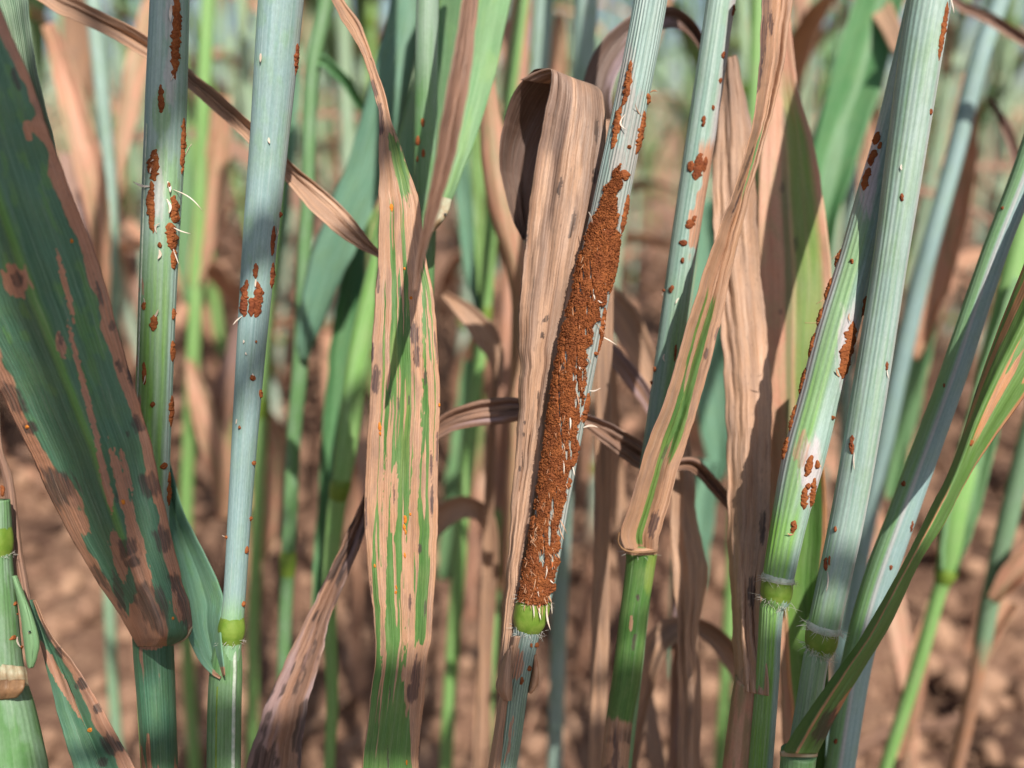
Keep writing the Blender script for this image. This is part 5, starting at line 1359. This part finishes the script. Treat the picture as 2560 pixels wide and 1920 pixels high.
bg_plant('soft pale blue-green stem between two orange-tan dead blades, behind the broad dark blade', [(-80, 208, 246, .19), (0, 214, 252, .19), (250, 240, 274, .19), (460, 262, 291, .19), (640, 264, 296, .19), (1000, 262, 292, .195), (1300, 258, 286, .20)], 'glaucous',
         [([(120, 60, 30, .172), (160, 180, 56, .17), (200, 330, 74, .168), (235, 470, 70, .168), (252, 620, 50, .17), (262, 760, 26, .176), (276, 840, 12, .187)], 'pinktan', .001), ([(395, -60, 20, .21), (372, 40, 50, .205), (345, 160, 62, .20), (318, 300, 48, .198), (298, 420, 26, .195), (285, 520, 12, .192)], 'pinktan', .001),
          ([(180, 380, 60, .21), (200, 560, 70, .205), (230, 720, 40, .2), (262, 840, 14, .195)], 'deadbrown', .001)], smask=dead_low(3000, 4000))
bg_plant('green stem with broad blue-green blade leaning from its collar behind the striped blade', [(-80, 800, 842, .142), (0, 795, 835, .142), (190, 762, 798, .141), (500, 752, 786, .140), (640, 744, 778, .140), (895, 732, 772, .140), (1100, 716, 752, .141), (1280, 708, 744, .142), (1400, 702, 738, .142), (1640, 694, 726, .143), (1800, 690, 722, .145)], 'freshstem',
         [([(758, 905, 20, .139), (766, 850, 46, .1375), (800, 720, 84, .136), (860, 560, 104, .134), (920, 420, 108, .133), (965, 260, 104, .132), (1005, 80, 92, .132), (1030, -80, 80, .132)], 'bluegreenblade', -.001), ([(768, 200, 22, .141), (800, 150, 30, .14), (860, 200, 26, .142), (920, 290, 18, .146)], 'freshdark', .001)], [(1385, 1412)])
bg_plant('bright green stem with a pale joint leaning behind the striped blade', [(400, 985, 1045, .128), (650, 922, 985, .128), (870, 872, 928, .128), (1100, 842, 896, .128), (1210, 830, 876, .128), (1280, 818, 862, .129), (1480, 806, 842, .13), (1760, 816, 846, .132), (1860, 812, 840, .133)], 'brightstem',
         [([(905, 500, 30, .15), (880, 700, 60, .148), (850, 950, 66, .146), (828, 1200, 60, .145), (806, 1400, 44, .144), (790, 1560, 20, .14)], 'freshdark', .002)], [(1200, 1222)])
bg_plant('thin bright green stem forked at a joint right of the striped blade', [(300, 1250, 1280, .165), (560, 1212, 1246, .165), (760, 1196, 1230, .165), (1000, 1168, 1204, .165), (1280, 1140, 1176, .167), (1600, 1116, 1150, .17)], 'brightstem',
         [([(1196, 780, 14, .164), (1180, 700, 30, .163), (1165, 560, 36, .162), (1150, 400, 34, .161)], 'bluegreenblade', .001), ([(1172, 900, 30, .20), (1160, 1100, 60, .2), (1130, 1300, 60, .205), (1110, 1450, 24, .21)], 'greenblade', .001)], [(770, 790)])
bg_plant('pinkish stem turning yellow-green at its foot beside the crusted stem', [(500, 1268, 1300, .172), (740, 1250, 1290, .172), (1000, 1240, 1284, .172), (1280, 1228, 1268, .173), (1500, 1214, 1250, .175), (1700, 1205, 1236, .178)], 'brightstem', [([(1250, 1480, 14, .173), (1265, 1380, 30, .17), (1282, 1200, 40, .168), (1290, 1020, 30, .168)], 'pinktan', .001)], smask=lambda px, py, off, v: np.stack([sst(1350, 1200, py), py * 0, py * 0, py * 0], -1))
bg_plant('pale grey-blue stem rising above the folded dead blade', [(-60, 1340, 1388, .17), (100, 1330, 1378, .17), (300, 1318, 1362, .171), (600, 1300, 1342, .174), (1000, 1282, 1322, .178)], 'glaucous', [([(1300, -60, 30, .19), (1292, 80, 50, .188), (1278, 240, 50, .186), (1278, 380, 24, .182)], 'pinktan', .001)])
bg_plant('pale mint stem rising above the folded dead blade', [(-60, 1440, 1500, .15), (120, 1432, 1488, .15), (400, 1420, 1470, .152), (900, 1400, 1446, .157), (1500, 1380, 1420, .165)], 'glaucous', [([(1400, 40, 20, .18), (1396, 120, 44, .18), (1400, 260, 40, .18), (1416, 380, 14, .17)], 'pinktan', .001)])
bg_plant('broad dark green blade slanting behind the tall pale stems', None, 'freshstem', [([(2270, -160, 70, .17), (2190, 30, 120, .166), (2140, 200, 132, .163), (2080, 400, 120, .16), (2044, 560, 90, .159), (2030, 800, 60, .16), (2024, 1200, 50, .165), (2010, 1700, 46, .17), (2000, 2020, 46, .175)], 'freshdark', .003)], foot=(2000, 2010, 44, .175), name='wheat_leaf')
bg_plant('powdery blue stem crossed by a thin dry blade beyond the leaning slender stem', [(-80, 2496, 2548, .158), (0, 2476, 2524, .158), (150, 2424, 2472, .158), (400, 2362, 2406, .159), (640, 2296, 2340, .16), (900, 2232, 2276, .162), (1200, 2170, 2212, .166)], 'bluegrey', [([(2330, -40, 24, .15), (2400, 10, 26, .148), (2480, 50, 30, .146), (2560, 100, 28, .145), (2660, 170, 20, .146)], 'deadbrown', .001), ([(2420, 180, 20, .17), (2412, 320, 70, .168), (2380, 500, 90, .167), (2350, 660, 80, .166), (2320, 800, 40, .165), (2290, 900, 14, .162)], 'pinktan', .002), ([(2470, 240, 14, .165), (2520, 330, 26, .163), (2560, 480, 26, .163)], 'deadbrown', .001)])
bg_plant('bright green young stem with a sheathing blade over the bare soil', [(900, 2452, 2510, .148), (1100, 2404, 2462, .148), (1280, 2356, 2416, .148), (1420, 2344, 2392, .149), (1480, 2330, 2366, .150), (1660, 2280, 2314, .152), (1900, 2204, 2236, .156), (1990, 2178, 2206, .158)], 'brightstem', [([(2372, 1430, 40, .147), (2400, 1300, 80, .146), (2450, 1100, 84, .145), (2500, 900, 70, .144), (2560, 700, 50, .144)], 'greenblade', .001), ([(2330, 1500, 20, .156), (2300, 1640, 50, .156), (2280, 1760, 50, .158), (2250, 1900, 30, .16)], 'pinktan', .001)], [(1425, 1450)])
bg_plant('olive green stem browning toward its foot beside the bare soil', [(700, 2640, 2690, .15), (1000, 2570, 2620, .15), (1280, 2502, 2548, .152), (1440, 2466, 2510, .154), (1700, 2420, 2458, .158), (1900, 2378, 2412, .163)], 'freshstem', [([(2480, 1500, 30, .152), (2520, 1450, 60, .15), (2580, 1390, 70, .148), (2660, 1300, 50, .147)], 'pinktan', .001), ([(2440, 1700, 24, .157), (2470, 1600, 50, .156), (2520, 1500, 60, .155)], 'pinktan', .002)], smask=dead_low(1480, 1800))
bg_plant('green wheat stem with slack pale blade behind the blue-grey stem', [(-60, 700, 740, .2), (200, 690, 726, .2), (600, 662, 698, .2), (1000, 640, 674, .205), (1500, 620, 650, .215)], 'brightstem', [([(640, 900, 24, .205), (664, 760, 50, .203), (690, 560, 60, .202), (716, 360, 50, .2), (730, 150, 40, .2)], 'bluegreenblade', .001), ([(655, 1010, 20, .22), (700, 1120, 60, .22), (690, 1260, 60, .22), (660, 1400, 20, .22)], 'pinktan', .002), ([(650, 700, 20, .21), (610, 840, 60, .212), (560, 1000, 70, .215), (540, 1160, 30, .22)], 'deadbrown', .001)], [(1000, 1020)])
bg_plant('green wheat stem among brown blades behind the two rusted pale stems', [(-60, 505, 540, .21), (300, 490, 524, .21), (800, 470, 504, .215), (1200, 452, 484, .225)], 'brightstem', [([(480, 720, 30, .212), (510, 600, 60, .21), (540, 420, 64, .21), (560, 240, 40, .21)], 'pinktan', .002), ([(474, 900, 20, .21), (500, 1010, 56, .21), (545, 1150, 64, .212), (560, 1300, 30, .218)], 'pinktan', .001), ([(470, 760, 20, .22), (455, 600, 50, .22), (450, 420, 60, .22), (440, 250, 40, .22)], 'greenblade', .001)])
bg_plant('green wheat stem behind the blotched blue-green stem', [(-60, 1880, 1918, .19), (400, 1862, 1896, .19), (900, 1840, 1874, .195), (1400, 1815, 1848, .205)], 'brightstem', [([(1800, 1200, 30, .18), (1790, 1050, 90, .178), (1770, 880, 100, .177), (1765, 700, 70, .176), (1770, 500, 30, .176)], 'bluegreenblade', .002), ([(1850, 700, 20, .19), (1880, 560, 50, .19), (1900, 380, 60, .19), (1900, 200, 30, .19)], 'pinktan', .001), ([(1690, 1700, 30, .17), (1715, 1500, 80, .17), (1740, 1300, 90, .17), (1770, 1150, 60, .17)], 'bluegreenblade', .002)])
bg_plant('pale green wheat stem seen past the tall pale stem edge', [(-60, 2120, 2154, .2), (500, 2110, 2142, .2), (1000, 2100, 2130, .21), (1300, 2094, 2122, .22)], 'glaucous', [([(2230, 1250, 30, .19), (2250, 1080, 70, .188), (2290, 880, 80, .186), (2330, 660, 60, .185)], 'greenblade', .002), ([(2150, 700, 20, .2), (2170, 550, 46, .2), (2180, 380, 50, .2), (2170, 220, 24, .2)], 'pinktan', .001)])


# ------------------------------------------------------------------ the crop further back: copied wheat plants
def ribbon(path, w, side, nu=7, cup=0.15, th=0.0003, twist=0.0):
    path = np.asarray(path, float); n = len(path)
    T = nrm(np.gradient(path, axis=0)); S = nrm(side - T * np.sum(T * side, -1, keepdims=True)); N = np.cross(T, S)
    a = np.linspace(0, twist, n)[:, None]
    S2 = S * np.cos(a) + N * np.sin(a); N2 = np.cross(T, S2)
    u = np.linspace(-1, 1, nu)[None, :, None]; w = np.broadcast_to(np.asarray(w, float), (n,))[:, None, None]
    return path[:, None] + S2[:, None] * u * w / 2 + N2[:, None] * (u ** 2) * w * cup


def make_proto(seed, stem_mat, leaf_spec):
    rg = np.random.default_rng(seed)
    root = bpy.data.objects.new('wheat_plant', None); COL.objects.link(root); root.empty_display_size = 0.02
    H = rg.uniform(0.62, 0.78); n = 40; z = np.linspace(-0.012, H, n)
    lean = rg.uniform(-0.10, 0.16); ph = rg.uniform(0, 6)
    C = np.stack([lean * z + 0.004 * np.sin(z * 9 + ph), 0.05 * np.sin(z * 3 + ph) * z, z], -1)
    r = np.interp(z, [0, H], [0.0021, 0.0015])
    th = np.linspace(0, 2 * math.pi, 14, endpoint=False)[None]
    V = C[:, None] + np.stack([r[:, None] * np.cos(th), r[:, None] * np.sin(th), np.zeros((n, 14))], -1)
    u = np.broadcast_to(th / 6.2832, (n, 14)); vv = np.broadcast_to(z[:, None] * 1000, (n, 14))
    m = np.zeros((n, 14, 4)); m[..., 0] = sst(0.16, 0.02, z)[:, None] * 0.8; m[..., 2] = sst(0.05, 0.3, z)[:, None] * sst(.45, .3, z)[:, None] * 0.6
    obj('stem', make_mesh('stem', V.reshape(-1, 3), grid_quads(n, 14, True), m.reshape(-1, 4), np.stack([u, vv, u * 0], -1).reshape(-1, 3)), M[stem_mat], root)
    for zz in (0.10, 0.24, 0.42):
        k = np.linspace(-1, 1, 8)
        rr = np.interp(zz, z, r) * (1.05 + 0.22 * (1 - k ** 2))
        c = np.stack([np.interp(zz, z, C[:, 0]) + k * 0, np.interp(zz, z, C[:, 1]) + k * 0, zz + k * 0.0022], -1)
        Vn = c[:, None] + np.stack([rr[:, None] * np.cos(th), rr[:, None] * np.sin(th), np.zeros((8, 14))], -1)
        obj('node', make_mesh('node', Vn.reshape(-1, 3), grid_quads(8, 14, True)), M['node'], root)
    for (h0, mat, L, w, up, droop) in leaf_spec:
        az = rg.uniform(0, 2 * math.pi); t = np.linspace(0, 1, 26)
        out = np.array([math.cos(az), math.sin(az), 0]); base = np.array([np.interp(h0, z, C[:, 0]), np.interp(h0, z, C[:, 1]), h0])
        a = np.radians(up) + (np.radians(droop) - np.radians(up)) * t ** 1.3 + 0.25 * (fbm(t * 4, t * 0, seed + int(h0 * 100), 2) - .5)
        step = L / 26
        path = base + np.cumsum(np.stack([np.cos(a) * step * out[0], np.cos(a) * step * out[1], np.sin(a) * step], -1), axis=0)
        path[:, 2] = np.maximum(path[:, 2], 0.004)
        path[0] = base
        ww = w * np.clip(np.minimum(t * 8 + 0.35, 1), 0, 1) * np.clip(1 - t ** 2.2, 0.03, 1)
        G = ribbon(path, ww, np.array([-out[1], out[0], 0.0])[None], 7, 0.12, twist=rg.uniform(-1.6, 1.6) if mat in ('dead', 'deadbrown', 'pinktan') else rg.uniform(-.5, .5))
        mk = np.zeros((26, 7, 4))
        if not mat in ('dead', 'deadbrown', 'pinktan'):
            mk[..., 0] = 0.9 * sst(0.7, 0.95, t)[:, None]
        nm = 'dead_blade' if mat in ('dead', 'deadbrown', 'pinktan') else 'leaf_blade'
        obj(nm, sheet_mesh(nm, G, 0.0003, mk), M[mat], root)
    return root


SPECS = [
    ('palestem', [(0.05, 'pinktan', .14, .010, 75, -70), (0.12, 'deadbrown', .16, .010, 70, -80), (0.24, 'pinktan', .18, .011, 72, -60), (0.40, 'paleblade', .22, .013, 75, 20), (0.56, 'greenblade', .20, .014, 78, 40)], 'pale blue-green wheat plant with tan lower blades, out in the crop behind'),
    ('brightstem', [(0.04, 'dead', .12, .009, 70, -85), (0.11, 'pinktan', .17, .010, 78, -50), (0.22, 'greenblade', .20, .012, 76, 10), (0.38, 'paleblade', .22, .014, 74, 30)], 'bright green wheat plant with green blades well down its stem, out in the crop behind'),
    ('palestem', [(0.06, 'deadbrown', .15, .010, 74, -80), (0.10, 'pinktan', .18, .012, 60, -75), (0.20, 'dead', .18, .011, 80, -60), (0.34, 'pinktan', .2, .011, 74, -40), (0.5, 'paleblade', .2, .013, 76, 30)], 'wheat plant hung with many dead tan blades, out in the crop behind'),
    ('palestem', [(0.08, 'pinktan', .16, .010, 76, -65), (0.26, 'greenblade', .20, .012, 78, 35), (0.44, 'paleblade', .22, .014, 76, 45)], 'slim powdery wheat plant with steep upper blades, out in the crop behind'),
]


def children(o):
    return [c for c in COL.objects if c.parent is o]


def field():
    rg = np.random.default_rng(77)
    protos = []
    for k in range(8):
        sm, sp, lab = SPECS[k % 4]
        sp2 = [(h * rg.uniform(.85, 1.15), m, L * rg.uniform(.85, 1.15), w, u + rg.uniform(-6, 6), d + rg.uniform(-12, 12)) for (h, m, L, w, u, d) in sp]
        protos.append((make_proto(400 + 13 * k, sm, sp2), lab))
    spots = [(-.155, .30), (-.10, .335), (-.06, .29), (-.13, .37), (-.02, .345), (.03, .31), (.065, .35), (.10, .29), (.135, .34), (.17, .38), (-.19, .37), (.0, .40), (-.08, .41), (.09, .41), (.2, .33), (-.045, .38)]
    tries = 0
    while len(spots) < 295 and tries < 20000:
        tries += 1
        y = 0.36 + 1.6 * rg.random() ** 1.5; x = rg.uniform(-1, 1) * (0.10 + y * 0.68)
        if y < 0.46 and rg.random() < 0.6:
            continue
        if all((x - a) ** 2 + (y - b) ** 2 > 0.036 ** 2 for a, b in spots):
            spots.append((x, y))
    spots.sort(key=lambda p: p[1])
    used = set()
    for i, (x, y) in enumerate(spots):
        k = int(rg.integers(0, 8)); p, lab = protos[k]
        if k in used:
            r = p.copy(); COL.objects.link(r)
            for c in protos_children[k]:
                q = c.copy(); COL.objects.link(q); q.parent = r
        else:
            r = p; used.add(k); protos_children[k] = [c for c in p.children]
        r.location = (x, y, GZ(x, y)); r.rotation_euler = (rg.normal(0, .05), rg.normal(0.04, .06), rg.uniform(0, 6.28))
        s = rg.uniform(0.9, 1.15) * (1.0 if y < 0.9 else 0.78); r.scale = (s, s, s)
        tag(r, lab, 'wheat plant', 'wheat plants out in the crop')
    for k, (p, lab) in enumerate(protos):
        if k not in used:
            for c in list(p.children):
                bpy.data.objects.remove(c)
            bpy.data.objects.remove(p)
    # far crop: reads as one mass
    Vs, Qs, mk, sv, o = [], [], [], [], 0
    for i in range(900):
        y = 2.0 + 4.5 * rg.random() ** 0.8; x = rg.uniform(-1, 1) * (0.3 + y * 0.75)
        H = rg.uniform(.34, .60); lean = rg.normal(.05, .08); z = np.linspace(0, H, 5)
        items = [(np.stack([x + lean * z, y + z * 0, z], -1), np.full(5, .005), 0)]
        for _ in range(5):
            h0 = rg.uniform(.05, .42); az = rg.uniform(0, 6.28); t = np.linspace(0, 1, 6); up = rg.uniform(.3, 1.0) if h0 > .3 else rg.uniform(-.5, .6)
            items.append((np.stack([x + lean * h0 + np.cos(az) * t * .1, y + np.sin(az) * t * .1, h0 + (up * t - 0.7 * t ** 2) * .2], -1), .014 * (1 - t ** 2) + .001, 1 if h0 < .34 or rg.random() < .12 else 0))
        for path, w, dead in items:
            G = ribbon(path, w, np.array([1.0, .3, 0])[None], 3, .1)
            nn = G.shape[0] * 3
            Vs.append(G.reshape(-1, 3)); Qs.append(grid_quads(G.shape[0], 3, off=o)); o += nn
            mk.append(np.tile([dead, 0, rg.random() * .8, 0], (nn, 1))); sv.append(np.tile([rg.random(), rg.random() * 80, 0], (nn, 1)))
    f = obj('far_crop', make_mesh('far_crop', np.concatenate(Vs), np.concatenate(Qs), np.concatenate(mk), np.concatenate(sv)), M['farcrop'])
    tag(f, 'hazy mass of pale green and tan wheat filling the field behind', 'crop', kind='stuff')


protos_children = {}
field()


def litter():
    rg = np.random.default_rng(91)
    for i in range(34):
        y = rg.uniform(.24, .9); x = rg.uniform(-1, 1) * (.08 + y * .62); az = rg.uniform(0, 6.28); L = rg.uniform(.03, .10)
        t = np.linspace(0, 1, 16)
        path = np.stack([x + math.cos(az) * (t - .5) * L, y + math.sin(az) * (t - .5) * L + .006 * np.sin(t * 4 + i), np.array([GZ(x + math.cos(az) * (q - .5) * L, y + math.sin(az) * (q - .5) * L) for q in t]) + .004 + .012 * rg.random() * np.sin(t * math.pi)], -1)
        path[:, 2] = np.convolve(np.pad(path[:, 2], 2, 'edge'), np.ones(5) / 5, 'valid')
        G = ribbon(path, rg.uniform(.004, .009) * np.clip(1 - (2 * t - 1) ** 6, .1, 1), np.array([-math.sin(az), math.cos(az), .4])[None], 7, .2, twist=rg.normal(0, .8))
        o = obj('straw_scrap', sheet_mesh('straw_scrap', G, .0003, np.zeros((16, 7, 4))), M[['dead', 'pinktan', 'deadbrown'][i % 3]])
        tag(o, ['pale straw scrap lying on the red-brown soil', 'pinkish dry leaf scrap lying on the red-brown soil', 'dark brown leaf scrap lying on the red-brown soil'][i % 3], 'dry leaf', ['pale straw scraps on the soil', 'pinkish leaf scraps on the soil', 'dark leaf scraps on the soil'][i % 3])


litter()


SDIR = np.array(sdir)


def toward_sun(x, y, d, plane=-0.014):
    """where the sunbeam that ends at a photograph point crosses the upright plane beside the photographer"""
    p = P(x, y, d)
    return p + SDIR * ((p[1] - plane) / -SDIR[1])


def shade_plant(base, height, label, blades):
    """unseen wheat added beside and behind the viewpoint, its blades laid out to shade chosen stems"""
    base = np.array(base, float)
    root = thing('wheat_plant', label, 'wheat plant', base)  # added out of view as a shadow caster for the foreground
    z = np.linspace(-0.01, height, 40); C = np.stack([base[0] - 0.02 * z, base[1] + 0 * z, z], -1)
    V, Q = tube_mesh('', C, 0.0019, 14)
    n = len(V)
    obj('stem', make_mesh('stem', V, Q, np.zeros((n, 4)), np.stack([np.tile(np.arange(14) / 14, 40), np.repeat(z * 1000, 14), np.zeros(n)], -1)), M['freshstem'], root)
    for h0, pts, w, side in blades:
        st = np.array([np.interp(h0, z, C[:, 0]), np.interp(h0, z, C[:, 1]), h0])
        k = np.array([st] + [np.asarray(p) for p in pts])
        path = spline(k, 50, keys=k)
        t = np.linspace(0, 1, 50)
        G = ribbon(path, w * np.minimum(1, t * 6 + .3) * np.clip(1 - t ** 5, .08, 1), np.array(side, float)[None], 9, .10)
        obj('leaf_blade', sheet_mesh('leaf_blade', G, .0003, np.zeros((50, 9, 4))), M['bluegreenblade'], root)


shade_plant((0.27, -0.10, 0), 0.62, 'unseen leafy wheat plant added beside the viewpoint to shade the stem feet', [
    (0.34, [toward_sun(2650, 1820, .087, -.10), toward_sun(1900, 1800, .087, -.10), toward_sun(1200, 1815, .087, -.10), toward_sun(500, 1860, .087, -.10), toward_sun(100, 1960, .087, -.10)], .020, (0, .2, 1)),
    (0.30, [toward_sun(2600, 1640, .09, -.09), toward_sun(2150, 1570, .09, -.09), toward_sun(1800, 1510, .092, -.09), toward_sun(1500, 1580, .09, -.09)], .011, (0, .2, 1))])
shade_plant((0.085, -0.18, 0), 0.66, 'unseen tall wheat plant added behind the viewpoint, blades hung forward to cast shadows', [
    (0.56, [toward_sun(420, -300, .08, -.07), toward_sun(210, 150, .078, -.07), toward_sun(160, 450, .078, -.07), toward_sun(200, 850, .08, -.07), toward_sun(290, 1300, .082, -.07), toward_sun(360, 1650, .083, -.07)], .0185, (1, 0, 0)),
    (0.50, [toward_sun(1000, 230, .085, -.05), toward_sun(800, 460, .085, -.05), toward_sun(660, 620, .085, -.05), toward_sun(560, 740, .085, -.05), toward_sun(470, 860, .085, -.05)], .0145, (.6, 0, .8))])


def droplets():
    b = NB('water')
    p = node(b.nt, 'ShaderNodeBsdfPrincipled')
    p.inputs['Roughness'].default_value = 0.02; p.inputs['IOR'].default_value = 1.33; p.inputs['Transmission Weight'].default_value = 1.0
    nz = b.noise(node(b.nt, 'ShaderNodeTexCoord').outputs['Object'], 300, 2)
    b.put(p.inputs['Normal'], b.bump(nz, 0.05, 0.0001))
    b.nt.links.new(p.outputs[0], b.out.inputs[0])
    for host, x, y, r, where in DROPS:
        S, N = host.surf([x], [y]); S, N = S[0], N[0]
        R = r * np.linalg.norm(CAMP - S) / FPX
        a = np.linspace(0, math.pi, 9)[:, None]; t = np.linspace(0, 2 * math.pi, 14, endpoint=False)[None]
        e1 = nrm(np.cross(N, [0.2, 0.3, 0.9])[None])[0]; e2 = np.cross(N, e1)
        V = (np.sin(a) * np.cos(t))[..., None] * e1 + (np.sin(a) * np.sin(t))[..., None] * e2 + (np.cos(a) * np.ones_like(t))[..., None] * N * 0.5
        o = obj('water_droplet', make_mesh('water_droplet', (S + V * R).reshape(-1, 3), grid_quads(9, 14, True)), b.m)
        tag(o, 'clear water droplet on the ' + where, 'droplet', 'water droplets on the wheat')


droplets()
